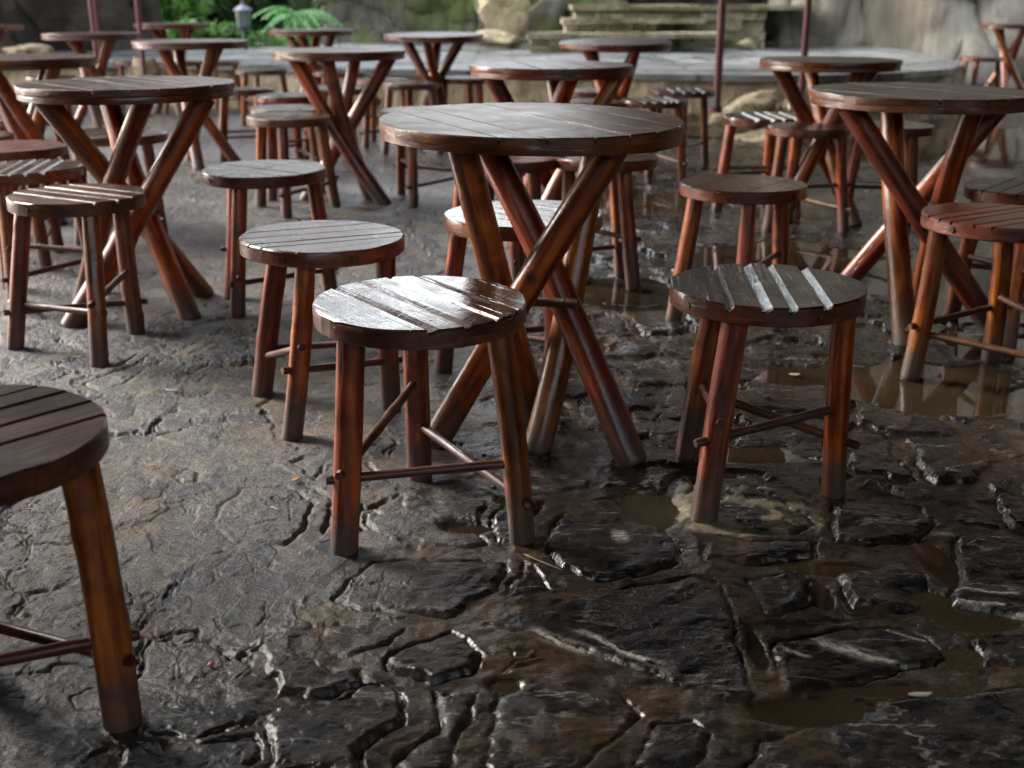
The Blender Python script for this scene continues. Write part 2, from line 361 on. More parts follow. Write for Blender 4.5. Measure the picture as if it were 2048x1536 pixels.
TILT = {'T1': (0, 1.1), 'T12': (1.2, -.4), 'T13': (.6, -2.2), 'T4': (0, .4)}
rs = random.Random(5)
def feet_of(k):
    if k in FEET: return FEET[k]
    x, y, z, r = ST[k][:4]; a0 = FROT.get(k, rs.uniform(0, 120))
    return [(x + r * 1.06 * math.cos(R_(a0 + 120 * i + rs.uniform(-8, 8))), y + r * 1.06 * math.sin(R_(a0 + 120 * i))) for i in range(3)]
SFEET = {k: feet_of(k) for k in ST}
def tlegs(k):
    if k in TLEG: return [((a[0], a[1]), b) for a, b in TLEG[k]]
    x, y, z, r = TB[k][:4]; a0 = rs.uniform(0, 90); out = []
    for i in range(4):
        t = R_(a0 + 90 * i + rs.uniform(-8, 8)); u = t + R_(152 + rs.uniform(-9, 9))
        out.append(((x + .155 * math.cos(t), y + .155 * math.sin(t)), (x + .185 * math.cos(u), y + .185 * math.sin(u))))
    return out
TLEGS = {k: tlegs(k) for k in TB}
ALLFEET = [p for k in ST for p in SFEET[k]] + [b for k in TB for a, b in TLEGS[k]]

# ------------------------------------------------------------------ ground of flagstones
def P2(pts): return np.array([at(u, v)[:2] for u, v in pts])
POLY = [P2(p) for p in [
 [(955,1250),(1010,1222),(1085,1205),(1240,1165),(1330,1150),(1400,1140),(1450,1160),(1475,1210),(1480,1260),(1500,1320),(1525,1380),(1515,1420),(1400,1385),(1290,1345),(1180,1310),(1060,1275)],
 [(1480,1150),(1530,1140),(1612,1132),(1645,1205),(1560,1232),(1520,1235),(1500,1190)],
 [(1655,1142),(1740,1122),(1810,1113),(1865,1146),(1868,1218),(1790,1220),(1705,1216),(1680,1185)],
 [(1535,1268),(1615,1255),(1685,1240),(1775,1238),(1870,1256),(1902,1303),(1885,1328),(1805,1340),(1720,1365),(1556,1390),(1540,1330)],
 [(1890,1055),(2048,1070),(2200,1090),(2200,1250),(2048,1235),(1895,1210)],
 [(1922,1262),(2048,1255),(2200,1270),(2200,1350),(2048,1335),(1958,1328)],
 [(1440,1560),(1505,1470),(1600,1445),(1690,1405),(1760,1380),(1990,1365),(2200,1365),(2200,1700),(1400,1700)],
 [(1260,1500),(1300,1432),(1385,1425),(1435,1455),(1425,1500),(1370,1545),(1250,1545)],
 [(985,1377),(1070,1349),(1190,1370),(1260,1384),(1300,1425),(1230,1490),(1150,1560),(960,1560),(950,1480),(975,1420)],
 [(855,1377),(965,1378),(965,1420),(935,1490),(905,1560),(790,1560),(780,1510),(870,1450)],
 [(765,1314),(845,1279),(915,1251),(975,1305),(960,1345),(860,1373),(770,1338)],
 [(640,1245),(790,1237),(830,1258),(790,1290),(695,1318),(640,1300)],
 [(690,1160),(740,1120),(860,1112),(1035,1118),(1020,1160),(980,1200),(900,1235),(720,1225),(660,1200)],
 [(1045,1115),(1080,1130),(1118,1180),(1020,1215),(985,1205)],
 [(1070,1090),(1130,1000),(1230,985),(1300,1020),(1370,1080),(1380,1120),(1290,1150),(1180,1160),(1110,1130)],
 [(430,1012),(476,976),(573,972),(641,1001),(609,1058),(573,1090),(465,1087),(426,1058)],
 [(575,925),(650,898),(655,945),(637,960)],
 [(236,976),(294,947),(308,958),(304,983),(261,1008),(243,994)],
 [(344,951),(376,933),(405,943),(390,965),(360,968)],
 [(1655,1000),(1750,985),(1850,1010),(1885,1045),(1840,1080),(1740,1090),(1660,1075)],
 [(1390,1072),(1640,1072),(1645,1112),(1500,1124),(1400,1114)],
 [(1345,1010),(1385,958),(1500,956),(1590,1005),(1645,1040),(1600,1062),(1480,1066),(1385,1052)],
 [(170,765),(270,728),(330,692),(395,683),(330,722),(250,768),(190,782)],
]]
PALE = 21
def inside_dist(x, y, poly):
    """signed distance, positive inside"""
    d = np.full(x.shape, 1e9); ins = np.zeros(x.shape, bool); n = len(poly)
    for i in range(n):
        ax, ay = poly[i]; bx, by = poly[(i + 1) % n]
        ex, ey = bx - ax, by - ay
        t = np.clip(((x - ax) * ex + (y - ay) * ey) / (ex * ex + ey * ey + 1e-12), 0, 1)
        d = np.minimum(d, np.hypot(x - ax - t * ex, y - ay - t * ey))
        c = ((ay > y) != (by > y)) & (x < ex * (y - ay) / (ey + 1e-15) + ax); ins ^= c
    return np.where(ins, d, -d)
def wetness(x, y):
    n = fbm(x * 1.3 + 5, y * 1.3, 3, 91) - .5
    line = x + .28 - np.clip((y - 1.9) * .12, -.35, .35) + np.clip(y - 3.0, 0, 3) * .10
    w_ = sstep(-.14, .22, line + n * .45)
    near = sstep(1.55, 1.15, y + n * .3 - np.clip(x + .2, -.3, 0) * .3) * .9      # wet front rocks, spread wider to paint in the dim light there
    far = sstep(4.2, 6.0, y) * sstep(-2.2, -1.0, x) * .7
    return np.clip(np.maximum(np.maximum(w_, near), far), 0, 1)
PUD = [  # (u, v, ru, rv, depth)
 (1560, 520, 190, 42, .014), (1900, 560, 210, 60, .014), (1250, 580, 100, 35, .012), (1960, 300, 260, 60, .016), (1880, 770, 200, 50, .014),
 (1600, 745, 90, 18, .010), (1300, 1010, 55, 32, .012), (930, 1050, 48, 12, .014), (1010, 1362, 32, 12, .012), (1500, 900, 150, 22, .009), (1840, 1190, 50, 25, .008),
 (1620, 1415, 110, 24, .014), (1960, 1232, 70, 16, .010), (1800, 1370, 90, 10, .011), (1880, 1120, 25, 40, .011), (1930, 1300, 40, 14, .010), (1690, 1130, 70, 10, .010), (1640, 1180, 22, 26, .008), (1515, 1290, 16, 40, .007), (2000, 690, 120, 30, .012), (1180, 690, 70, 12, .008), (1250, 400, 130, 24, .012), (1000, 370, 90, 14, .010), (1580, 420, 120, 20, .010)]
PUDW = []
for u, v, ru, rv, dp in PUD:
    c0 = at(u, v); cx = at(u + ru, v); a1 = at(u, v - rv); a2 = at(u, v + rv)
    PUDW.append((c0[0], (a1[1] + a2[1]) / 2, cx[0] - c0[0], (a1[1] - a2[1]) / 2, dp))
WATER = -.0100
def ground_fields(x, y):
    w1 = fbm(x * 9, y * 9, 3, 11) - .5; w2 = fbm(x * 9 + 31, y * 9, 3, 12) - .5
    h1 = fbm(x * 38, y * 38, 3, 13) - .5; h2 = fbm(x * 38 + 9, y * 38, 3, 14) - .5
    wet = wetness(x, y)
    # random flagstones
    S = .185
    xs = (x * .93 + y * .22 + w1 * .10 + h1 * .022) / S; ys = (y * .8 - x * .2 + w2 * .10 + h2 * .022) / S * 1.1
    ix = np.floor(xs).astype(np.int64); iy = np.floor(ys).astype(np.int64)
    f1 = np.full(x.shape, 1e9); f2 = np.full(x.shape, 1e9); c1x = np.zeros(x.shape); c1y = np.zeros(x.shape); c2x = np.zeros(x.shape); c2y = np.zeros(x.shape)
    idr = np.zeros(x.shape)
    for dx in (-1, 0, 1):
        for dy in (-1, 0, 1):
            px = ix + dx + .1 + .8 * _hash(ix + dx, iy + dy, 1); py = iy + dy + .1 + .8 * _hash(ix + dx, iy + dy, 2)
            d = np.hypot(xs - px, ys - py); hid = _hash(ix + dx, iy + dy, 3)
            new = d < f1; sec = (~new) & (d < f2)
            f2 = np.where(new, f1, np.where(sec, d, f2)); c2x = np.where(new, c1x, np.where(sec, px, c2x)); c2y = np.where(new, c1y, np.where(sec, py, c2y))
            c1x = np.where(new, px, c1x); c1y = np.where(new, py, c1y); idr = np.where(new, hid, idr); f1 = np.where(new, d, f1)
    ed = (f2 ** 2 - f1 ** 2) / (2 * np.hypot(c2x - c1x, c2y - c1y) + 1e-6) * S
    # stones drawn from the photograph
    near = (y < 3.2) & (np.abs(x) < 1.6)
    best = np.full(x.shape, -1e9); bid = np.full(x.shape, -1)
    xn = (x + w1 * .018 + h1 * .014)[near]; yn = (y + w2 * .018 + h2 * .014)[near]
    bn = np.full(xn.shape, -1e9); bi = np.full(xn.shape, -1)
    for i, p in enumerate(POLY):
        c = p.mean(0); rad = np.hypot(*(p - c).T).max() + .06
        m = np.hypot(xn - c[0], yn - c[1]) < rad
        if not m.any(): continue
        d = np.full(xn.shape, -1e9); d[m] = inside_dist(xn[m], yn[m], p)
        k = d > bn; bn = np.where(k, d, bn); bi = np.where(k, i, bi)
    best[near] = bn; bid[near] = bi
    gap = .016
    man = best > -gap / 2
    d = np.where(man, best - .002, np.minimum(ed, np.where(best > -5, -best - gap * 1.7 + .002, 1e3)))
    rid = np.where(best > -gap / 2, (bid * .377 + .13) % 1.0, idr)
    jw = .0035 + wet * (.006 + .012 * np.clip(fbm(x * 3, y * 3, 2, 41) - .3, 0, 1))
    jw = np.where(man | (best > -.05), jw * .6, jw)
    stone = sstep(jw, jw + .006 + .006 * wet, d)
    # heights
    tx = (_hash((rid * 9999).astype(np.int64), 0 * ix, 5) - .5); ty = (_hash((rid * 9999).astype(np.int64), 0 * ix, 6) - .5)
    top = .001 + (rid - .5) * .006 + (tx * (xs - c1x) + ty * (ys - c1y)) * np.where(man, 0, .010)
    und = (fbm(x * 5, y * 5, 3, 21) - .5)
    top = top + und * .005
    lay = fbm(x * 16 + y * 5, y * 30 - x * 12, 4, 22)              # slate that split in layers
    q = lay * 7; fq = q - np.floor(q); lay2 = (np.floor(q) + sstep(.75, 1.0, fq)) / 7
    top = top + (lay2 - .5) * .0045 * (.5 + .8 * vnoise(x * 4, y * 4, 23))
    rough = (fbm(x * 60, y * 60, 4, 24) - .5)
    top = top + rough * .0026
    wx = wet * sstep(.0, .35, x + .1 * np.clip(y - 2, 0, 3)); mudl = -.0025 * (1 - wx) + -.0066 * wx + (fbm(x * 12, y * 12, 4, 25) - .5) * .012 + rough * .003
    mudl = mudl + (1 - wet) * .003
    # crack beside the stone, mostly closed by dirt on the dry side
    crk = np.exp(-((d - jw) / .0035) ** 2) * np.maximum(sstep(.48, .66, fbm(x * 7 + 50, y * 7, 3, 26)), np.where(man | (best > -.02), .75 * sstep(.30, .5, fbm(x * 9 + 5, y * 9, 3, 66)), 0)) * (.008 - .001 * wet)
    z = mudl * (1 - stone) + top * stone - crk
    # extra open cracks over whole floor
    cx_ = fbm(x * 4.5 + 3 + w1 * .5, y * 6.5 + w2 * .5, 4, 61) - .5
    crack2 = np.exp(-(cx_ / .008) ** 2) * sstep(.5, .68, fbm(x * 3, y * 3 + 20, 2, 62)) * (1 - .6 * wet)
    z = z - crack2 * .005
    dry = 1 - wet
    mc = np.abs(fbm(x * 11 + w1 * 2, y * 17 + w2 * 2, 4, 63) - .5); mcr = np.exp(-(mc / .007) ** 2) * sstep(.50, .60, fbm(x * 5 + 9, y * 5, 3, 64)) * (.35 + .65 * dry)
    z = z - mcr * .0028
    chip = sstep(.50, .545, fbm(x * 10 + 4 + h1 * .5, y * 15 + h2 * .5, 5, 65, .6)); z = z + chip * .0014 * (.3 + .7 * dry)
    # small slate pieces bedded in the dust
    S2 = .062; us = (x + w1 * .05 + h1 * .012) / S2; vs = (y * .8 + w2 * .05 + h2 * .012) / S2
    jx = np.floor(us).astype(np.int64); jy = np.floor(vs).astype(np.int64); g1 = np.full(x.shape, 1e9); g2 = np.full(x.shape, 1e9); gh = np.zeros(x.shape)
    for dx in (-1, 0, 1):
        for dy in (-1, 0, 1):
            px = jx + dx + _hash(jx + dx, jy + dy, 81); py = jy + dy + _hash(jx + dx, jy + dy, 82)
            dd = np.hypot(us - px, vs - py); hh = _hash(jx + dx, jy + dy, 83); new = dd < g1
            g2 = np.where(new, g1, np.minimum(g2, dd)); gh = np.where(new, hh, gh); g1 = np.where(new, dd, g1)
    e2 = (g2 - g1) * S2 + (fbm(x * 50, y * 50, 3, 84) - .5) * .012
    piece = sstep(.006, .009, e2) * (gh < .50) * np.clip(dry * 1.3, 0, 1) * sstep(.34, .44, fbm(x * 2.2, y * 2.2, 3, 85))
    z = z + piece * .0016 - np.exp(-((e2 - .006) / .0016) ** 2) * (gh < .50) * dry * .0024 * (vnoise(x * 20, y * 20, 86) > .45)
    dirt = sstep(.45, .62, fbm(x * 6 + 1, y * 6, 5, 27) + (1 - wet) * .04 - .02)
    z = z * (1 - dirt * .55) + dirt * .55 * (mudl * .5)
    pud = np.zeros(x.shape)
    for px, py, rx, ry, dp in PUDW:
        q_ = np.exp(-(((x - px) / rx) ** 2 + ((y - py) / ry) ** 2) ** 1.5)
        z = z - q_ * dp * 1.7 * (.55 + .9 * fbm(x * 8, y * 8, 3, 28)); pud = np.maximum(pud, q_)
    z = np.where((x < -.33) & (wet < .5), np.maximum(z, WATER + .001 - crk - crack2 * .008), z)
    # far floor levels off
    for fx, fy in ALLFEET:
        m = (np.abs(x - fx) < .12) & (np.abs(y - fy) < .12)
        if m.any():
            g = np.exp(-((x[m] - fx) ** 2 + (y[m] - fy) ** 2) / .032 ** 2); z[m] = z[m] * (1 - g) + (-.001 + rough[m] * .002) * g
    pale = np.zeros(x.shape)
    if near.any():
        mm = (bid == PALE) & (best > -.012)
        ctr = at(1478, 1018); inner = np.hypot((x - ctr[0]) / .045, (y - ctr[1]) / .035) + (fbm(x * 30, y * 30, 3, 71) - .5) * 1.0
        pale = np.where(mm, sstep(.85, 1.15, inner), 0)
        pale = pale * sstep(.36, .56, fbm(x * 26, y * 26, 4, 73)); z = z + pale * .0012
    mud = 1 - stone * (1 - dirt * .85 * (1 - .6 * chip)); mud = np.clip(mud * (1 - chip * .55) * (1 - piece), 0, 1); chip = np.maximum(chip * (1 - .3 * dry), piece)
    ochre = sstep(.49, .64, fbm(x * 8 + 77, y * 8, 5, 29)) * np.clip(mud * 1.2, 0, 1)
    ochre = np.maximum(ochre, wet * sstep(.5, .62, fbm(x * 14 + 7, y * 14, 4, 30)) * (1 - stone))
    # white calcite veins running across the wet slates
    vein = np.zeros(x.shape)
    vein = vein * stone * sstep(.2, .6, wet)
    # bright broken patches on the lower right slates
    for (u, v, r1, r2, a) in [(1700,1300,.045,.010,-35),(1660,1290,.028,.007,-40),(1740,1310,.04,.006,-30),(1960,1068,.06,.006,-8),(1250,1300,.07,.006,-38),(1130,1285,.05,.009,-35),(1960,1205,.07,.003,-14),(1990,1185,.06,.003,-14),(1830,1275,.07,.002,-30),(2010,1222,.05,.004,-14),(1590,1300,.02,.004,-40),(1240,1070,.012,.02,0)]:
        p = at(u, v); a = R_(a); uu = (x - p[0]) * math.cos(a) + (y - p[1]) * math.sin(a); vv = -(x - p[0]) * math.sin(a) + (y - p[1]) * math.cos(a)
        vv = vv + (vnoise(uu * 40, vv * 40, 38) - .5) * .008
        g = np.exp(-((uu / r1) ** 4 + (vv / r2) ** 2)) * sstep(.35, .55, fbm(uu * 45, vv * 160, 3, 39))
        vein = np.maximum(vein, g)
    return z, stone, rid, wet, vein, pale, ochre, mud, chip, np.clip(mcr + crack2 * .8, 0, 1)

def build_ground():
    rows = [float(at(1024, v)[1]) for v in np.arange(1640, 40, -2.0)]
    ys = [-9, -6, -4, -2.5, -1.4, -.6, 0, .3, .5, .62, .72] + [r for r in rows if r > .76]
    ys = np.array(ys + [ys_ for ys_ in (17, 21, 28, 40, 80, 160) if ys_ > rows[-1] + 1])
    us = np.concatenate([[-6, -4, -2.6, -1.8, -1.3, -1.1, -.95, -.85], np.linspace(-.78, .78, 1300), [.85, .95, 1.1, 1.3, 1.8, 2.6, 4, 6]])
    Y, U = np.meshgrid(ys, us, indexing='ij')
    X = U * (np.maximum(Y, .62) * cP + CAMH * sP)
    sh = X.shape; x = X.ravel(); y = Y.ravel()
    z, stone, rid, wet, vein, pale, ochre, mud, chip, mcr = ground_fields(x, y)
    farf = sstep(13, 16, np.hypot(x, y)); z = z * (1 - farf)
    nr, nc = sh; nv = nr * nc
    me = bpy.data.meshes.new('ground')
    me.vertices.add(nv); me.vertices.foreach_set('co', np.stack([x, y, z], 1).ravel().astype(np.float32))
    i = np.arange(nr - 1)[:, None] * nc + np.arange(nc - 1)[None, :]
    q = np.stack([i, i + 1, i + nc + 1, i + nc], -1).reshape(-1, 4).astype(np.int32)
    me.loops.add(q.size); me.loops.foreach_set('vertex_index', q.ravel())
    me.polygons.add(len(q)); me.polygons.foreach_set('loop_start', np.arange(0, q.size, 4, dtype=np.int32))
    me.update(calc_edges=True); me.polygons.foreach_set('use_smooth', np.ones(len(q), bool))
    for nm, chans in (('ga', (stone, rid, wet)), ('gb', (vein, pale, ochre)), ('gc', (mud, chip, mcr))):
        a = me.color_attributes.new(nm, 'FLOAT_COLOR', 'POINT')
        a.data.foreach_set('color', np.stack(list(chans) + [np.ones(nv)], 1).ravel().astype(np.float32))
    m, nt, b = newmat('flagstones'); k = N(nt)
    def attr(n):
        o = k.n('ShaderNodeAttribute'); o.attribute_name = n; s = k.n('ShaderNodeSeparateColor'); k.set(s.inputs[0], o.outputs['Color']); return s.outputs
    A = attr('ga'); B = attr('gb'); C = attr('gc')
    v = k.coord('Object'); vs = k.coord('Object', (14, 34, 20))
    n1 = k.noise(v, 22, 8, .65, .4); n2 = k.noise(vs, 1.0, 7, .68, .6); n3 = k.noise(v, 160, 5, .7); n4 = k.noise(v, 4, 4, .6)
    n5 = k.noise(v, 55, 7, .68, .2)
    slate = k.ramp(n2, [(.3, (.003, .0035, .0045)), (.5, (.008, .0088, .011)), (.7, (.026, .026, .028))])
    vt = k.coord('Object', (30, 75, 30)); n6 = k.noise(vt, 1.0, 6, .72, 1.1)
    vm = k.coord('Object', (9, 16, 9)); n7 = k.noise(vm, 1.0, 5, .6, .8)
    vsc = k.coord('Object', (10, 160, 10)); n8 = k.noise(vsc, 1.0, 3, .6, .5)
    slate = k.mix(k.ramp(n6, [(.50, 0.), (.56, .75)]), slate, (.034, .029, .021))
    slate = k.mix(k.ramp(n7, [(.36, .85), (.46, 0.)]), slate, (.005, .005, .007))
    slate = k.mix(k.ramp(n8, [(.66, 0.), (.72, .5)]), slate, (.15, .14, .12))
    slate = k.mix(k.ramp(n5, [(.5, 0.), (.62, .55)]), slate, (.022, .018, .012))
    slate_dry = k.ramp(n2, [(.28, (.014, .016, .021)), (.5, (.038, .041, .050)), (.7, (.085, .088, .096))])
    slate_dry = k.mix(k.ramp(n6, [(.47, 0.), (.54, .8)]), slate_dry, (.15, .135, .115))
    slate_dry = k.mix(k.ramp(n7, [(.34, .85), (.45, 0.)]), slate_dry, (.016, .018, .024))
    slate_dry = k.mix(k.ramp(n1, [(.50, 0.), (.62, .8)]), slate_dry, (.115, .098, .078))
    mudw = k.ramp(n1, [(.3, (.013, .010, .008)), (.5, (.038, .029, .021)), (.7, (.084, .064, .046))])
    mudd = k.ramp(n1, [(.3, (.042, .036, .029)), (.5, (.086, .075, .062)), (.7, (.145, .128, .108))])
    slate_dry = k.mix(k.ramp(n4, [(.40, .6), (.55, 0.)]), slate_dry, (.024, .024, .028))
    tone = k.math('ADD', k.math('MULTIPLY', A[1], .75), .6)
    st = k.mix(A[2], slate_dry, slate); tc = k.n('ShaderNodeCombineColor')
    for i_ in range(3): k.set(tc.inputs[i_], tone)
    st = k.mix(1.0, st, tc.outputs[0], 'MULTIPLY')
    md = k.mix(A[2], mudd, mudw)
    md = k.mix(k.math('MULTIPLY', k.ramp(n6, [(.42, .7), (.50, 0.)]), 1.0), md, k.mix(A[2], (.035, .032, .032), (.009, .008, .007)))
    c = k.mix(C[0], st, md)
    c = k.mix(k.math('MULTIPLY', k.ramp(C[1], [(.6, 0.), (.95, .92)]), k.math('SUBTRACT', 1.0, A[2])), c, k.ramp(n2, [(.35, (.012, .014, .020)), (.6, (.034, .037, .046)), (.75, (.08, .084, .094))]))
    c = k.mix(k.math('MULTIPLY', k.math('SUBTRACT', 1.0, C[1]), k.math('MULTIPLY', k.math('SUBTRACT', 1.0, A[2]), .55)), c, mudd)
    c = k.mix(k.math('MULTIPLY', C[2], .8), c, (.012, .010, .008))
    och = k.mix(A[2], (.15, .095, .045), (.062, .038, .019))
    c = k.mix(k.math('MULTIPLY', B[2], k.ramp(n5, [(.42, 0.), (.57, .8)])), c, och)
    mp = k.n('ShaderNodeMapping'); k.set(mp.inputs['Vector'], k.n('ShaderNodeTexCoord').outputs['Object']); mp.inputs['Rotation'].default_value = (0, 0, R_(32)); mp.inputs['Scale'].default_value = (2.2, 9, 2)
    nv_ = k.noise(mp.outputs[0], 1.3, 5, .55, .35); nm_ = k.noise(v, 3.2, 3, .5)
    vl = k.math('MULTIPLY', k.ramp(nv_, [(.487, 0.), (.4985, 1.), (.5015, 1.), (.513, 0.)]), k.ramp(nm_, [(.47, 0.), (.56, 1.)]))
    mp2 = k.n('ShaderNodeMapping'); k.set(mp2.inputs['Vector'], k.n('ShaderNodeTexCoord').outputs['Object']); mp2.inputs['Rotation'].default_value = (0, 0, R_(-24)); mp2.inputs['Scale'].default_value = (2.5, 12, 2)
    nv2 = k.noise(mp2.outputs[0], 1.1, 5, .5, .3)
    vl = k.math('MAXIMUM', vl, k.math('MULTIPLY', k.ramp(nv2, [(.49, 0.), (.499, .8), (.501, .8), (.51, 0.)]), k.ramp(nm_, [(.42, 1.), (.48, 0.)])))
    vl = k.math('MULTIPLY', vl, k.math('MULTIPLY', k.math('MULTIPLY', A[0], A[2]), k.ramp(n5, [(.4, .05), (.55, .45)])))
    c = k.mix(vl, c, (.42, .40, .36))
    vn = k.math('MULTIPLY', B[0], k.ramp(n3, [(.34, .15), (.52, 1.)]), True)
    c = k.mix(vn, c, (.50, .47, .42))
    c = k.mix(k.math('MULTIPLY', B[1], k.ramp(n5, [(.32, .3), (.5, 1.)])), c, (.19, .165, .11))
    c = k.mix(k.math('MULTIPLY', k.ramp(n3, [(.2, 1.), (.36, 0.)]), .6), c, (.012, .010, .009))
    k.set(b.inputs['Base Color'], c)
    rdry = k.math('ADD', k.math('MULTIPLY', n1, .35), .42)
    rwet = k.ramp(k.math('ADD', k.math('MULTIPLY', n4, .6), k.math('MULTIPLY', n1, .4)), [(.42, .03), (.54, .07), (.63, .22), (.74, .40)])
    r = k.n('ShaderNodeMix', data_type='FLOAT'); k.set(r.inputs[0], A[2]); k.set(r.inputs[2], rdry); k.set(r.inputs[3], rwet)
    k.set(b.inputs['Roughness'], r.outputs[0]); b.inputs['Specular IOR Level'].default_value = .5
    film = k.math('MULTIPLY', k.ramp(k.math('ADD', k.math('MULTIPLY', n4, .5), k.math('MULTIPLY', n1, .5)), [(.50, 1.), (.58, 0.)]), A[2])
    bs = k.math('SUBTRACT', .95, k.math('MULTIPLY', film, .72))
    nn = k.bump(n2, .008, bs); nn = k.bump(n5, .005, bs, nn); nn = k.bump(n3, .0011, bs, nn)
    k.set(b.inputs['Normal'], nn)
    me.materials.append(m)
    o = bpy.data.objects.new('ground', me); col.objects.link(o)
    tag(o, 'cracked dark slate flagstones with dusty dry and wet muddy patches', 'ground', kind='structure')
build_ground()

# muddy puddle water
m, nt, b = newmat('muddy_water'); k = N(nt)
b.inputs['Base Color'].default_value = (.078, .056, .032, 1); b.inputs['Roughness'].default_value = .03
b.inputs['IOR'].default_value = 1.33; b.inputs['Specular IOR Level'].default_value = .6
nz = k.noise(k.coord('Object'), 9, 3); k.set(b.inputs['Normal'], k.bump(nz, .0015, .25))
tr = k.n('ShaderNodeBsdfTransparent'); tr.inputs[0].default_value = (.62, .50, .36, 1)
gl = k.n('ShaderNodeBsdfGlossy'); gl.inputs['Roughness'].default_value = .03; k.set(gl.inputs['Normal'], k.bump(nz, .0015, .25))
fr = k.n('ShaderNodeFresnel'); fr.inputs[0].default_value = 1.33
m1 = k.n('ShaderNodeMixShader'); k.set(m1.inputs[0], fr.outputs[0]); nt.links.new(tr.outputs[0], m1.inputs[1]); nt.links.new(gl.outputs[0], m1.inputs[2])
m2 = k.n('ShaderNodeMixShader'); k.set(m2.inputs[0], k.ramp(k.noise(k.coord('Object'), 2.5, 3), [(.35, .22), (.65, .6)]))
nt.links.new(m1.outputs[0], m2.inputs[1]); nt.links.new(b.outputs[0], m2.inputs[2]); nt.links.new(m2.outputs[0], nt.nodes['Material Output'].inputs[0])
o = link('water', mesh('water', [(-.32, .5, WATER), (9, .5, WATER), (9, 9.2, WATER), (-.9, 9.2, WATER), (-.9, 3.6, WATER), (-.32, 2.4, WATER)], [(0, 1, 2, 3, 4, 5)], m, False))
tag(o, 'shallow muddy rainwater lying in the hollows and joints of the flagstones', 'puddle', kind='structure')

# ------------------------------------------------------------------ the cave: roof, right wall and two added walls that shape the light (sky comes in from the back and the left)
def rock_sheet(name, fn, nu, nv, mat, parent=None, thick=None):
    v = [fn(i / (nu - 1), j / (nv - 1)) for j in range(nv) for i in range(nu)]
    f = [(j * nu + i, j * nu + i + 1, (j + 1) * nu + i + 1, (j + 1) * nu + i) for j in range(nv - 1) for i in range(nu - 1)]
    me = mesh(name, v, f, mat); o = link(name, me, parent)
    if thick:
        md = o.modifiers.new('thickness', 'SOLIDIFY'); md.thickness = thick; md.offset = 0
    return o
def _h1(ix, iy, seed):
    n = (ix * 374761393 + iy * 668265263 + seed * 982451653) & 0x7fffffff
    n = ((n ^ (n >> 13)) * 1274126177) & 0x7fffffff
    n = ((n ^ (n >> 16)) * 1103515245) & 0x7fffffff
    return ((n ^ (n >> 15)) & 0xffffff) / 16777215.0
def nz1(x, y, seed):
    s = 0.0; a = 1.0; t = 0.0; seed = int(seed)
    for i in range(3):
        ix = math.floor(x); iy = math.floor(y); fx = x - ix; fy = y - iy
        fx = fx * fx * (3 - 2 * fx); fy = fy * fy * (3 - 2 * fy); k = seed + i * 17
        A = _h1(ix, iy, k); B = _h1(ix + 1, iy, k); C = _h1(ix, iy + 1, k); D = _h1(ix + 1, iy + 1, k)
        s += a * ((A + (B - A) * fx) * (1 - fy) + (C + (D - C) * fx) * fy); t += a; a *= .5
        x, y = x * 1.62 + y * 1.18 + 7.3, -x * 1.18 + y * 1.62 + 3.1
    return s / t - .5
roof = rock_sheet('ceiling', lambda u, v: (-2.6 + u * 12, -3.5 + v * 11.6, 3.2 + 1.3 * nz1(u * 6, v * 8, 3) + .5 * (u - .5)), 40, 44, M['roof'], None, .6)
tag(roof, 'rough rock roof of the cave overhead', 'ceiling', kind='structure')
rw = rock_sheet('cave_wall', lambda u, v: (6.8 + .9 * nz1(u * 7, v * 5, 8), -6 + u * 15, -.2 + v * 4.2), 40, 16, M['roof'], None, .6)
tag(rw, 'dark rock wall closing the right side of the cave', 'rock wall', kind='structure')
rear_blocker = rock_sheet('cave_wall', lambda u, v: (-4.5 + u * 12, -5.6 + .9 * nz1(u * 7, v * 5, 18), -.2 + v * (2.1 + .8 * nz1(u * 6, 1, 19))), 40, 16, M['roof'], None, .6)  # unseen wall added to hold back part of the fill from behind
tag(rear_blocker, 'low dark added wall behind the viewer, cutting light from the rear', 'rock wall', kind='structure')
sun_blocker = rock_sheet('cave_wall', lambda u, v: (-2.9 + .7 * nz1(u * 5, v * 4, 28), -6 + u * 8.6, -.2 + v * 4.4), 30, 16, M['roof'], None, .6)  # unseen wall added to keep the sun off the foreground
tag(sun_blocker, 'dark added wall out of view on the near left, shading the foreground', 'rock wall', kind='structure')

# ------------------------------------------------------------------ raised pavement and its stone retaining wall
PZ = .33
EDGE = [at(u, v, PZ)[:2] for u, v in ((250, 124), (330, 125), (480, 129), (700, 137), (900, 140), (1100, 143), (1300, 147), (1500, 150), (1650, 150), (1800, 145), (1900, 138), (1938, 127))]
EDGE = [(EDGE[0][0] - 3, EDGE[0][1] + .2)] + EDGE + [(EDGE[-1][0] + .3, EDGE[-1][1] + 2.5)]
def on_edge(t):
    t *= len(EDGE) - 1; i = min(int(t), len(EDGE) - 2); f = t - i
    return (EDGE[i][0] * (1 - f) + EDGE[i + 1][0] * f, EDGE[i][1] * (1 - f) + EDGE[i + 1][1] * f)
mb = MB(); n = 90
pts = [on_edge(i / n) for i in range(n + 1)]
pts = [(x, y + .03 * nz1(x * 3, 1, 5)) for x, y in pts]
top = [(x, y, PZ + .01 * nz1(x * 2, y, 6)) for x, y in pts]; back = [(x * 1.15, 18.0, PZ + .05) for x, y in pts]
lip = [(x, y, PZ - .045) for x, y in pts]
mb.add(top + back + lip, [(i, i + 1, n + 2 + i, n + 1 + i) for i in range(n)] + [(2 * n + 2 + i, 2 * n + 3 + i, i + 1, i) for i in range(n)])
pv = mb.build('pavement', M['pave'], None, True, 40); tag(pv, 'raised pale grey concrete path behind the seating', 'pavement', kind='structure')
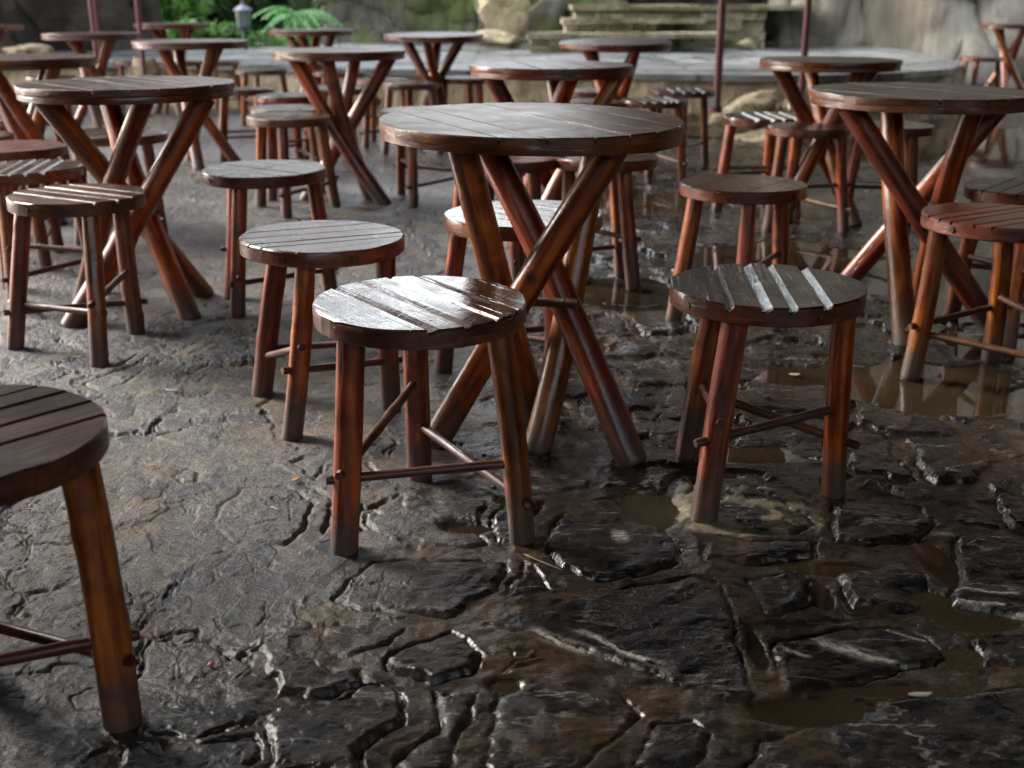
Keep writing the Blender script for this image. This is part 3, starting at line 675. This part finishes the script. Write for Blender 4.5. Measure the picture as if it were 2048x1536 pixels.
def wallfn(u, v):
    x, y = on_edge(u); z = -.03 + v * (PZ - .02)
    blk = nz1(round(x * 4.5) * 1.7, round(z * 9 + round(x * 4.5)) * 2.3, 9)
    return (x, y + .05 + .10 * nz1(x * 5, z * 7, 7) + .05 * blk - .10 * (1 - v), z)
wl = rock_sheet('retaining_wall', wallfn, 260, 22, M['rock_wall'])
tag(wl, 'low ochre stone wall holding up the raised grey path', 'low wall')
dp = MB(); c = atY(750, 8.33, zAt(206, 8.3)); 
dp.tube((c[0], c[1] - .05, c[2]), (c[0], c[1] + .1, c[2]), .034, n=16); 
dpo = dp.build('drain_pipe', M['pipe'], None, True, 40); tag(dpo, 'black round drain pipe end poking from the low stone wall', 'pipe')

# ------------------------------------------------------------------ rocks
def boulder(name, c, d, mat, seed, label=None, cat='rock', parent=None, rough=.45, sub=4, group=None):
    import bmesh
    bm = bmesh.new(); bmesh.ops.create_icosphere(bm, subdivisions=sub, radius=1)
    rr = random.Random(seed); planes = []
    for _ in range(20):
        v = Vector([rr.gauss(0, 1) for _ in range(3)]).normalized(); planes.append((v, rr.uniform(.5, .85)))
    co = np.array([v.co[:] for v in bm.verts])
    nn = fbm(co[:, 0] * 2 + seed, co[:, 1] * 2 + co[:, 2] * 1.7, 5, seed) - .5
    for i, v in enumerate(bm.verts):
        p = v.co.copy(); s = 1.0
        for pl, dd in planes:
            t = p.dot(pl)
            if t > 0: s = min(s, dd / t) if t * s > dd else s
        v.co = Vector((p.x * d[0] * s, p.y * d[1] * s, p.z * d[2] * s)) * (1 + rough * nn[i])
    me = bpy.data.meshes.new(name); bm.to_mesh(me); bm.free(); me.materials.append(mat)
    me.polygons.foreach_set('use_smooth', [True] * len(me.polygons))
    o = link(name, me, parent); o.location = c
    if label: tag(o, label, cat, group)
    return o
def cliff(u0, u1, y, h, mat, seed, label, name='cliff', dy=0.0, amp=.8, zb=-.1, kind='structure'):
    a = atY(u0, y, PZ)[0]; b_ = atY(u1, y + dy, PZ)[0]
    def fn(u, v):
        x = a + (b_ - a) * u; z = zb + v * h
        yy = y + dy * u + amp * nz1(x * .9 + seed, z * 1.1, seed) + amp * .30 * nz1(x * 3.1, z * 1.3, seed + 1) + amp * .16 * nz1(x * 9, z * 6, seed + 2) + .25 * v * v
        return (x + .12 * nz1(z * 3, x, seed + 3), yy, z)
    o = rock_sheet(name, fn, 120, 60, mat, None, .25)
    return tag(o, label, 'rock face', kind=kind)
cliff(640, 990, 13.0, 2.0, M['cliff_grey'], 40, 'mossy grey rock face behind the paving, right of the bushes', amp=1.0)
cliff(960, 1250, 12.8, 1.9, M['cliff_grey'], 46, 'low mossy rock face behind the pale boulders', amp=1.0)
cliff(1170, 1640, 13.4, 6.0, M['cliff_dark'], 43, 'dark brown recess in the rock right of the steps', amp=1.2)
cliff(1555, 2900, 12.2, 6.0, M['cliff_pale'], 47, 'pale streaked limestone face on the right', dy=-.8, amp=1.1)
cliff(-900, 300, 10.6, 7.0, M['cliff_dark'], 52, 'dark overhanging rock mass on the left', dy=.8, amp=1.2)
cliff(240, 760, 15.5, 3.9, M['green_bank'], 55, 'dark overgrown bank behind the green bushes', amp=.8)
def rockpx(u, v, wpx, hpx, y, mat, seed, label, dz=0, **kw):
    s = (y * cP + .3) / FPX; p = atY(u, y, zAt(v, y))
    return boulder('boulder', p, (wpx / 2 * s, wpx / 2 * s * .8, hpx / 2 * s * 1.15), mat, seed, label, **kw)
rockpx(1010, 30, 140, 130, 12.0, M['rock_cream'], 3, 'big pale cream boulder with yellow moss, left of the steps')
rockpx(1095, 40, 110, 130, 12.4, M['cliff_grey'], 9, 'mossy brown boulder leaning between cream boulder and steps')
rockpx(990, 80, 150, 36, 11.6, M['rock_cream'], 12, 'low yellow-mossed rock at the foot of the cream boulder')
rockpx(1493, 90, 50, 30, 11.3, M['rock_cream'], 14, 'small pale pointed stone lying before the dark recess')
rockpx(290, 150, 80, 70, 8.6, M['rock_cream'], 16, 'cream boulder at the left end of the low stone wall')
rockpx(60, 105, 130, 36, 9.6, M['rock_wall'], 17, 'flat tan rock at the base of the dark left rock')
rockpx(1492, 238, 180, 120, 7.4, M['rock_cream'], 21, 'pale rough rock carrying the first tagged red post')
rockpx(1600, 225, 110, 110, 7.3, M['rock_cream'], 23, 'greenish pale rock beneath the second tagged red post')
rockpx(1545, 275, 200, 50, 7.1, M['rock_wall'], 25, 'low tan rubble rock behind the stool with bright rim gaps')

# stone steps
sp = empty('stone_steps', atY(1330, 11.2, PZ)); rr = random.Random(3)
def stepblock(u0, u1, vtop, y, depth):
    z1 = zAt(vtop, y); x0 = atY(u0, y, z1)[0]; x1 = atY(u1, y, z1)[0]; mbs = MB()
    # courses of rough stones, capped by a slab
    zc = PZ; 
    while zc < z1 - .05:
        h = min(rr.uniform(.07, .11), z1 - .04 - zc); x = x0
        while x < x1:
            wd = rr.uniform(.12, .35); wd = min(wd, x1 - x + .02)
            mbs.box((x + wd / 2, y + depth / 2 + rr.uniform(-.02, .02), zc + h / 2), (wd - .008, depth, h - .006), 0, .007, rr); x += wd
        zc += h
    x = x0 - .03
    while x < x1:
        wd = rr.uniform(.4, .8); mbs.box((x + wd / 2, y + depth / 2 - .02, z1 - .022), (wd - .006, depth + .04, .045), 0, .008, rr); x += wd
    ob = mbs.build('step', M['steps'], sp); ob.matrix_parent_inverse = Matrix.Translation(-sp.location); return ob
stepblock(1150, 1530, 10, 11.6, 1.2); stepblock(1130, 1310, 38, 11.2, .4); stepblock(1060, 1290, 66, 10.8, .4)
tag(sp, 'rough pale stone steps climbing behind the raised path', 'steps')

# ------------------------------------------------------------------ red posts
def post(u, y, r, zb, label, twin=False, tagat=None):
    x = atY(u, y, .5)[0]; root = empty('red_post', (x, y, zb)); mbp = MB()
    if twin:
        for s in (-1, 1): mbp.tube((s * r * .55, 0, 0), (s * r * .55, 0, 3.3 - zb), r * .5, n=10)
        mbp.tube((0, 0, 0), (0, 0, 3.3 - zb), r * .25, n=8)
    else:
        mbp.tube((0, 0, 0), (0, 0, 3.3 - zb), r, n=12)
        mbp.tube((r * 1.1, 0, 0), (r * 1.1, 0, 3.3 - zb), r * .28, n=6)
    mbp.build('shaft', M['post'], root, True, 50)
    q = MB(); q.tube((0, 0, -.02), (0, 0, .02), r * 2.0, n=12); q.build('base', M['post'], root, True, 40)
    if tagat:
        q = MB(); q.box((tagat[0], -.03, tagat[1]), (.05, .02, .085), .1); t = q.build('tag', M['tagm'], root); t['label'] = 'small white plate near the foot'
    tag(root, label, 'post', 'red painted posts'); return root
post(195, 8.0, .027, 0, 'thick double red post at the far left', True)
post(282, 8.4, .015, 0, 'thin red post left of the green bushes')
post(1438, 7.15, .020, .17, 'tall red post before the steps with a white tag at its foot', False, (-.035, .055))
post(1608, 7.10, .018, .17, 'red post before the limestone, its white tag tilted', False, (-.05, .05))

# lantern
lp = atY(492, 11.5, PZ); ln = empty('garden_lantern', lp)
zc = zAt(20, 11.5) - PZ
q = MB(); q.tube((0, 0, 0), (0, 0, zc - .16), .022); q.tube((0, 0, zc - .19), (0, 0, zc - .15), .05, .07); q.build('pole', M['iron'], ln, True, 40)
q = MB(); q.tube((0, 0, zc - .15), (0, 0, zc), .065, .078, n=6); q.build('glass', M['glass'], ln)
q = MB(); q.tube((0, 0, zc), (0, 0, zc + .05), .095, .02, n=8); q.tube((0, 0, zc + .05), (0, 0, zc + .10), .012, .006); q.build('lantern_cap', M['cap'], ln, False)
tag(ln, 'garden lantern on a dark pole among the bushes', 'lantern')

# ------------------------------------------------------------------ plants
def leaf_quad(mb, p, d, up, L, W):
    d = d.normalized(); s = d.cross(up)
    if s.length < 1e-4: s = Vector((1, 0, 0))
    s.normalize(); u = s.cross(d)
    a = p; b1 = p + d * L * .4 + s * W * .5 + u * L * .06; b2 = p + d * L * .4 - s * W * .5 + u * L * .06; c = p + d * L - u * L * .12; m = p + d * L * .45
    mb.add([a, b1, c, b2, m], [(0, 4, 1), (1, 4, 2), (0, 3, 4), (3, 2, 4)])
def bush(u, v, wpx, hpx, y, mat, n, seed, label, L=.10):
    rr = random.Random(seed); s = (y * cP + .3) / FPX; c = Vector(atY(u, y, zAt(v, y))); rx, rz = wpx / 2 * s, hpx / 2 * s
    root = empty('bush', (c.x, c.y, PZ)); mb = MB(); st = MB()
    cl = [(rr.uniform(-.8, .8) * rx, rr.uniform(-.5, .5) * rx * .7, rr.uniform(-.8, .8) * rz) for _ in range(14)]
    for q in cl:
        st.tube((q[0] * .2, 0, 0), (q[0], q[1], c.z - PZ + q[2]), .012, .004, 5, False)
    for i in range(n):
        q = Vector(rr.choice(cl)); r = Vector([rr.gauss(0, 1) for _ in range(3)]); r.normalize()
        p = q + Vector((r.x * rx * .34, r.y * rx * .3, r.z * rz * .36)) * rr.uniform(.5, 1) + Vector((0, 0, c.z - PZ))
        if p.z < .0: continue
        d = (r + Vector((rr.uniform(-.6, .6), rr.uniform(-.6, .6) - .3, rr.uniform(-.8, .4))))
        leaf_quad(mb, p, d, Vector((rr.uniform(-.4, .4), -.3, 1)), L * rr.uniform(.6, 1.3), L * .5 * rr.uniform(.7, 1.2))
    mb.build('foliage', mat, root); st.build('stem', M['stem'], root)
    return tag(root, label, 'bush', 'green bushes behind the seating')
bush(355, 20, 140, 120, 12.6, M['leaf'], 1500, 1, 'bright green bush right of the thin red post', .11)
bush(425, 15, 120, 130, 13.4, M['leafd'], 1500, 2, 'dark-leaved bush left of the garden lantern', .11)
bush(455, 75, 120, 40, 12.2, M['leaf'], 700, 3, 'low leafy clump at the foot of the garden lantern', .09)
bush(360, 70, 150, 40, 12.0, M['leaf'], 800, 6, 'low bright clump at the foot of the leftmost bush', .09)
bush(530, 25, 90, 110, 13.6, M['leafd'], 1100, 4, 'dark bush between the lantern and the palm-like plant', .11)
bush(560, 78, 130, 24, 12.3, M['leaf'], 450, 5, 'low leafy clump beneath the palm-like plant', .08)
bush(655, 30, 60, 110, 13.2, M['leafd'], 700, 7, 'narrow dark bush against the mossy grey rock', .10)
bush(370, -60, 260, 90, 14, M['leafd'], 1600, 8, 'tall dark bush rising above the others', .13)
# palm-like plant
pr = empty('palm_plant', atY(600, 11.6, PZ)); rr = random.Random(12)
hub = zAt(36, 11.6) - PZ
q = MB(); q.tube((0, 0, 0), (0, 0, hub), .03, .02, 8); q.build('stem', M['stem'], pr, True)
for i in range(17):
    a = 2 * math.pi * i / 17 + rr.uniform(-.2, .2); el = rr.uniform(.1, 1.0); L = rr.uniform(.32, .46); fm = MB(); p = Vector((0, 0, hub)); prev = p
    for j in range(1, 13):
        t = j / 12; rad = L * t * math.cos(el * (1 - t * .5)); zz = hub + L * (math.sin(el) * t - .75 * t * t)
        cpt = Vector((math.cos(a) * rad, math.sin(a) * rad, zz)); fm.tube(prev, cpt, .006 * (1 - t * .7), None, 4, False)
        dd = (cpt - prev).normalized(); side = dd.cross(Vector((0, 0, 1))).normalized()
        for s in (-1, 1): leaf_quad(fm, cpt, dd * .8 + side * s - Vector((0, 0, .25)), Vector((0, 0, 1)), .15 * (1 - t * .5), .028)
        prev = cpt
    fm.build('frond', M['frond'], pr)
tag(pr, 'bright palm-like plant with arching fronds in front of the bushes', 'plant')

# ------------------------------------------------------------------ wooden furniture
def leg_mesh(name, L, r, seed, mat, bow=.01, taper=.06):
    rr = random.Random(seed); ns, nr = 20, 26; fac = [(rr.uniform(0, 2 * math.pi), r * rr.uniform(.90, 1.0)) for _ in range(5)]
    knots = [(rr.uniform(0, 2 * math.pi), rr.uniform(.1, .9) * L, rr.uniform(.08, .16), rr.uniform(.010, .018)) for _ in range(2)]
    bx, by = rr.uniform(-bow, bow), rr.uniform(-bow, bow); v = []; f = []
    rings = [(0, .84), (.0035, .96), (.010, 1)] + [(.01 + (L - .012) * (i + 1) / nr, 1) for i in range(nr)]
    for z, s in rings:
        t = z / L; cx = bx * math.sin(math.pi * t) + .3 * by * math.sin(5 * t + seed); cyy = by * math.sin(math.pi * t)
        for i in range(ns):
            a = 2 * math.pi * i / ns; q = r * (1 + taper * (1 - t)) * (1 + .035 * nz1(math.cos(a) * 1.2 + seed, math.sin(a) * 1.2 + z * 9, seed) * 2)
            for fa, fd in fac:
                cs = math.cos(a - fa - .5 * t)
                if cs > .3: q = min(q, fd * (1 + taper * (1 - t)) / cs)
            for ka, kz, kh, kw in knots:
                da = (a - ka + math.pi) % (2 * math.pi) - math.pi; q += r * kh * math.exp(-((da * r) ** 2 + (z - kz) ** 2) / kw ** 2)
            v.append((cx + q * s * math.cos(a), cyy + q * s * math.sin(a), z))
    n = len(rings)
    for j in range(n - 1):
        for i in range(ns): f.append((j * ns + i, j * ns + (i + 1) % ns, (j + 1) * ns + (i + 1) % ns, (j + 1) * ns + i))
    f.append(tuple(range(ns - 1, -1, -1))); f.append(tuple((n - 1) * ns + i for i in range(ns)))
    return mesh(name, v, f, mat, True, 50)
SL = .37
leg_me = [leg_mesh('stool_leg', SL, .0205, 10 + i, M['leg'], .004) for i in range(6)]
pole_me = [leg_mesh('table_pole', .66, .0275, 30 + i, M['leg'], .014, .08) for i in range(6)]
rod_me = [leg_mesh('stretcher', .30, .0075, 50 + i, M['rod'], .002, .0) for i in range(4)]

def disc_mesh(name, R, th, grooves, seed, mats, chamf=.004, wob=.004, bottom=True, z0=0.0, extra=0.0):
    """round board cut by grooves along X. grooves: (v centre, half width, depth, slope side)"""
    rr = random.Random(seed)
    vs = set()
    for t in np.linspace(-1, 1, 41): vs.add(round(R * math.sin(t * math.pi / 2), 5))
    for gv, hw, dp, sl in grooves:
        vs = {q for q in vs if abs(q - gv) > hw + sl + .002}
        vs |= {round(gv - hw - .0012, 5), round(gv - hw, 5), round(gv + hw, 5), round(gv + hw + sl, 5), round(gv + hw + sl + .0012, 5)}
    vs = sorted(q for q in vs if abs(q) < R * .9996)
    def prof(q):
        for gv, hw, dp, sl in grooves:
            if gv - hw - 1e-6 <= q <= gv + hw + 1e-6: return -dp
            if gv + hw < q < gv + hw + sl: return -dp * (1 - (q - gv - hw) / sl)
        return 0.0
    plank = [rr.uniform(-.0005, .0005) for _ in range(len(grooves) + 1)]
    def pl(q): return plank[sum(1 for g in grooves if q > g[0])]
    us = [-1, -.985, -.95, -.8, -.6, -.4, -.2, 0, .2, .4, .6, .8, .95, .985, 1]; nu = len(us)
    V = []; F = []; mi = []
    for q in vs:
        wdt = math.sqrt(R * R - q * q); a = math.atan2(q, 1)
        for u in us:
            x = u * wdt
            if abs(u) > .98: x = math.copysign(max(0, wdt - (0 if abs(u) == 1 else chamf)), u)
            ang = math.atan2(q, x); wb = 1 + wob / R * (nz1(math.cos(ang) * 1.5 + seed, math.sin(ang) * 1.5, seed) * 2)
            z = prof(q) + pl(q) + .0012 * nz1(x * 14 + seed, q * 22, seed + 3)
            if abs(u) == 1: z -= chamf * .7
            if abs(q) > R * .985: z -= chamf * .5
            V.append((x * wb, q * wb, z + z0))
    nq = len(vs); off = nq * nu
    for k_, q in enumerate(vs):
        wdt = math.sqrt(R * R - q * q)
        for u in us:
            x = u * wdt
            if abs(u) > .98: x = math.copysign(max(0, wdt - (chamf * .6 if abs(u) == 1 else chamf * 2)), u)
            ang = math.atan2(q, x); wb = 1 + wob / R * (nz1(math.cos(ang) * 1.5 + seed, math.sin(ang) * 1.5, seed) * 2)
            V.append((x * wb, q * wb, -th + z0))
    # ring just above the bottom for the outer face
    off2 = 2 * off; 
    for k_, q in enumerate(vs):
        for sgn in (-1, 1):
            wdt = math.sqrt(R * R - q * q); x = sgn * wdt; ang = math.atan2(q, x); wb = 1 + wob / R * (nz1(math.cos(ang) * 1.5 + seed, math.sin(ang) * 1.5, seed) * 2)
            V.append((x * wb, q * wb, -th + chamf * .6 + z0))
    for j in range(nq - 1):
        for i in range(nu - 1):
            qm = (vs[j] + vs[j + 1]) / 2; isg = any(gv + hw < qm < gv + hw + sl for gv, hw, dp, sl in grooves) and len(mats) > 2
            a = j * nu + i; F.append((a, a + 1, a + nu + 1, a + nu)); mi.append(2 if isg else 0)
            b_ = off + a; F.append((b_, b_ + nu, b_ + nu + 1, b_ + 1)); mi.append(1)
        l0, l1 = off2 + 2 * j, off2 + 2 * (j + 1)
        F.append((j * nu, (j + 1) * nu, l1, l0)); mi.append(1)
        F.append((l0, l1, off + (j + 1) * nu, off + j * nu)); mi.append(1)
        F.append((j * nu + nu - 1, l0 + 1, l1 + 1, (j + 1) * nu + nu - 1)); mi.append(1)
        F.append((l0 + 1, off + j * nu + nu - 1, off + (j + 1) * nu + nu - 1, l1 + 1)); mi.append(1)
    for j, s in ((0, 1), (nq - 1, -1)):
        a = j * nu
        ring_t = [a + i for i in range(nu)]; ring_b = [off + a + i for i in range(nu)]
        for i in range(nu - 1):
            q4 = (ring_t[i], ring_b[i], ring_b[i + 1], ring_t[i + 1]); F.append(q4 if s > 0 else q4[::-1]); mi.append(1)
    me = bpy.data.meshes.new(name); me.from_pydata([tuple(map(float, p)) for p in V], [], F); me.validate(); me.update()
    for m_ in mats: me.materials.append(m_)
    if len(me.polygons) == len(mi): me.polygons.foreach_set('material_index', mi)
    me.polygons.foreach_set('use_smooth', [True] * len(me.polygons)); me.set_sharp_from_angle(angle=R_(32))
    return me
GROOVE_FACE = {}
def grooves_for(R, n, seed, wide, depth, slope):
    rr = random.Random(seed); out = []
    for i in range(n):
        v = R * (-.62 + 1.24 * (i + .5) / n * 1.0) + rr.uniform(-.008, .008)
        out.append((v, wide * rr.uniform(.7, 1.2), depth * rr.uniform(.7, 1.1), slope * rr.uniform(.6, 1.3)))
    return out
def orient(o, a, b, L0, over=0.0):
    """object whose mesh runs 0..L0 along z, laid from a to b"""
    a, b = Vector(a), Vector(b); d = b - a; o.location = a; o.rotation_mode = 'QUATERNION'
    o.rotation_quaternion = d.to_track_quat('Z', 'Y') @ Quaternion((0, 0, 1), hash((round(a.x, 3), round(a.y, 3))) % 628 / 100)
    o.scale = (1, 1, d.length / L0)
SG = {'S1': (4, .0022, .0045, .009), 'S3': (4, .0028, .010, .0120), 'S2': (4, .0016, .006, .002), 'S4': (3, .0012, .006, .001), 'S9': (5, .0018, .007, .002), 'S6': (4, .0015, .007, .006), 'S8': (5, .0013, .006, .002), 'S10': (5, .0018, .007, .007), 'S28': (5, .003, .008, .009), 'S29': (4, .002, .008, .010), 'S30': (4, .002, .010, .012)}
SKEW = random.Random(77)
for idx, (key, (x, y, z, r, ga, ng, lab)) in enumerate(ST.items()):
    rr = random.Random(100 + idx)
    root = empty('stool', (x, y, 0)); tag(root, lab, 'stool', 'round wooden stools around the tables')
    g = SG.get(key, (ng, .0016, .007, rr.choice((.001, .002, .006))))
    th = .030
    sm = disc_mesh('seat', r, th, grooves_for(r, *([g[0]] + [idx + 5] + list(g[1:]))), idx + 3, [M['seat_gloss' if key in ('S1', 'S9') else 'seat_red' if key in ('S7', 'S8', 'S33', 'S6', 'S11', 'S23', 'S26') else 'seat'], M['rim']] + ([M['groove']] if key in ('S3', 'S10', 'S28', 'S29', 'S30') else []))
    se = link('seat', sm, root); se.location = (0, 0, z); se.rotation_euler = (R_(rr.uniform(-.7, .7)), R_(rr.uniform(-.7, .7)), R_(ga))
    feet = SFEET[key]; cxm = sum(p[0] for p in feet) / 3; cym = sum(p[1] for p in feet) / 3
    tops = []; legs = []
    for i, (fx, fy) in enumerate(feet):
        tx, ty = (fx - cxm) * .78, (fy - cym) * .78
        tl = math.hypot(tx, ty); mx = r * .82
        if tl > mx: tx, ty = tx * mx / tl, ty * mx / tl
        a = Vector((fx - x, fy - y, -.008)); b = Vector((tx, ty, z - th + .006)); tops.append((a, b))
        lg = link('leg', leg_me[rr.randrange(6)], root); orient(lg, a, b, SL)
        ls = rr.uniform(.94, 1.06); lg.scale = (ls, ls, lg.scale[2]); legs.append(lg)
    if key == 'S1': hts = [(.112, .122), (.070, .105), (.185, .130)]
    elif key == 'S2': hts = [(.085, .17), (.13, .10), (.14, .10)]
    elif key == 'S3': hts = [(.135, .155), (.10, .13), (.14, .165)]
    else:
        bh = rr.uniform(.10, .13); hts = [(bh, bh + .01), (bh + .035, bh + .05), (bh - .03, bh - .02)]
    for i in range(3):
        a0, b0 = tops[i]; a1, b1 = tops[(i + 1) % 3]
        h0, h1 = hts[i]
        p = a0.lerp(b0, (h0 + .008) / (z - th)); q = a1.lerp(b1, (h1 + .008) / (z - th)); d = (q - p).normalized()
        st = link('stretcher', rod_me[rr.randrange(4)], root); orient(st, p - d * rr.uniform(.030, .042), q + d * rr.uniform(.026, .036), .30)
    if y < 3.3:      # dowel plugs in the rim
        for kq in range(2):
            a = R_(rr.uniform(205, 265) if kq == 0 else rr.uniform(280, 330)) - R_(ga)
            md = MB(); dv = Vector((math.cos(a), math.sin(a), 0))
            md.tube(dv * (r - .010) + Vector((0, 0, -.016)), dv * (r + .0022) + Vector((0, 0, -.016)), .0068, .0062, 14)
            md.build('dowel', M['rod'], se, True, 40)
# ------------------------------------------------------------------ tables
for idx, (key, (x, y, z, r, ga, lab)) in enumerate(TB.items()):
    rr = random.Random(300 + idx)
    root = empty('table', (x, y, 0)); tag(root, lab, 'table', 'round wooden tables on crossed poles')
    n = 6 if key != 'T5' else 5; hw = .0012 if key not in ('T5', 'T13') else .0022
    gr = []
    for i in range(n):
        v = r * (-.78 + 1.56 * (i + .5) / n) + rr.uniform(-.012, .012); gr.append((v, hw * rr.uniform(.6, 1.3), .010 if rr.random() < .7 else .005, .0005))
    tt = disc_mesh('tabletop', r, .0175, gr, 200 + idx, [M['top'], M['rim']], .0028, .003)
    to = link('tabletop', tt, root); tl = TILT.get(key, (0, 0)); to.location = (0, 0, z); to.rotation_euler = (R_(tl[0]), R_(tl[1]), R_(ga))
    un = disc_mesh('underlayer', r - .002, .0165, [(rr.uniform(-.1, -.05), .0008, .0, .001)], 240 + idx, [M['rim'], M['rim']], .0015, .003, z0=-.0185)
    uo = link('underlayer', un, root); uo.location = (0, 0, z); uo.rotation_euler = (R_(tl[0]), R_(tl[1]), R_(ga + 90))
    lgs = TLEGS[key]
    for i, (a, b) in enumerate(lgs):
        A = Vector((b[0] - x, b[1] - y, -.010)); B = Vector((a[0] - x, a[1] - y, z - .035)); B = B + (B - A).normalized() * .010
        lg = link('leg', pole_me[rr.randrange(6)], root); orient(lg, A, B, .66); ls = rr.uniform(.93, 1.05); lg.scale = (ls, ls, lg.scale[2])
    if y < 3.3:
        c = Vector((0, 0, .27)); d = Vector((math.cos(R_(35)), -.35, .05)).normalized()
        mid = [Vector((b[0] - x, b[1] - y, 0)).lerp(Vector((a[0] - x, a[1] - y, z)), .45) for a, b in lgs]; c = sum(mid, Vector()) / 4
        pg = link('peg', rod_me[0], root); orient(pg, c - d * .03, c + d * .085, .30); pg.scale = (1.2, 1.2, pg.scale[2])

# ------------------------------------------------------------------ litter on the floor
def flat_bit(name, u, v, L, W, a, mat, label, cat, curl=.15, z=None):
    p = at(u, v); zz = float(ground_fields(np.array([p[0]]), np.array([p[1]]))[0][0]) if z is None else z
    zz = max(zz, WATER); vv = []; n = 6; rr = random.Random(int(u))
    for i in range(n + 1):
        t = i / n; wd = W * (math.sin(math.pi * (t * .9 + .05)) ** .6)
        for s in (-.5, 0, .5): vv.append((L * (t - .5), wd * s + rr.uniform(-.0006, .0006), .004 + curl * L * (4 * (t - .5) ** 2) * .3 + abs(s) * W * curl))
    f = [(i * 3 + k_, i * 3 + k_ + 1, i * 3 + k_ + 4, i * 3 + k_ + 3) for i in range(n) for k_ in (0, 1)]
    o = link(name, mesh(name, vv, f, mat)); md = o.modifiers.new('thickness', 'SOLIDIFY'); md.thickness = .0008
    o.location = (p[0], p[1], zz); o.rotation_euler = (0, 0, R_(a)); return tag(o, label, cat)
flat_bit('paper_scrap', 1840, 1398, .030, .010, 5, M['paper'], 'pale curled scrap lying on the lower right slate', 'scrap')
flat_bit('leaf', 305, 937, .016, .006, 20, M['dryleaf'], 'small brown leaf on the dusty floor left of centre', 'leaf')
flat_bit('leaf', 592, 966, .020, .010, 60, M['dryleaf'], 'orange leaf scrap beside the slate at the stool foot', 'leaf')
flat_bit('leaf', 1325, 508, .03, .012, 10, M['dryleaf'], 'tiny orange leaf near the middle puddle', 'leaf')
flat_bit('paper_scrap', 345, 786, .030, .010, -5, M['paper'], 'tan paper scrap on the dry floor near the left stool', 'scrap')
flat_bit('paper_scrap', 155, 715, .024, .008, 15, M['paper'], 'white paper scrap between the legs of the left stool', 'scrap')
flat_bit('paper_scrap', 1590, 745, .026, .016, 0, M['paper'], 'white scrap in the puddle behind the slotted stool', 'scrap')
flat_bit('straw', 1085, 1128, .075, .0016, -42, M['straw'], 'long dry straw beside the right foot of the glare-lit stool', 'straw', .02)
flat_bit('straw', 551, 1025, .022, .0022, -40, M['straw'], 'short pale straw on the rounded slate', 'straw', .02)
flat_bit('straw', 75, 1021, .09, .0012, 3, M['straw'], 'long thin straw below the closest stool seat', 'straw', .02)
p = at(422, 1334); 
b_ = boulder('bottle_cap', (p[0], p[1], .004), (.0065, .005, .005), M['pink'], 4, 'tiny glossy pink cap on the dark floor at lower left', 'bottle cap', sub=2, rough=.1)
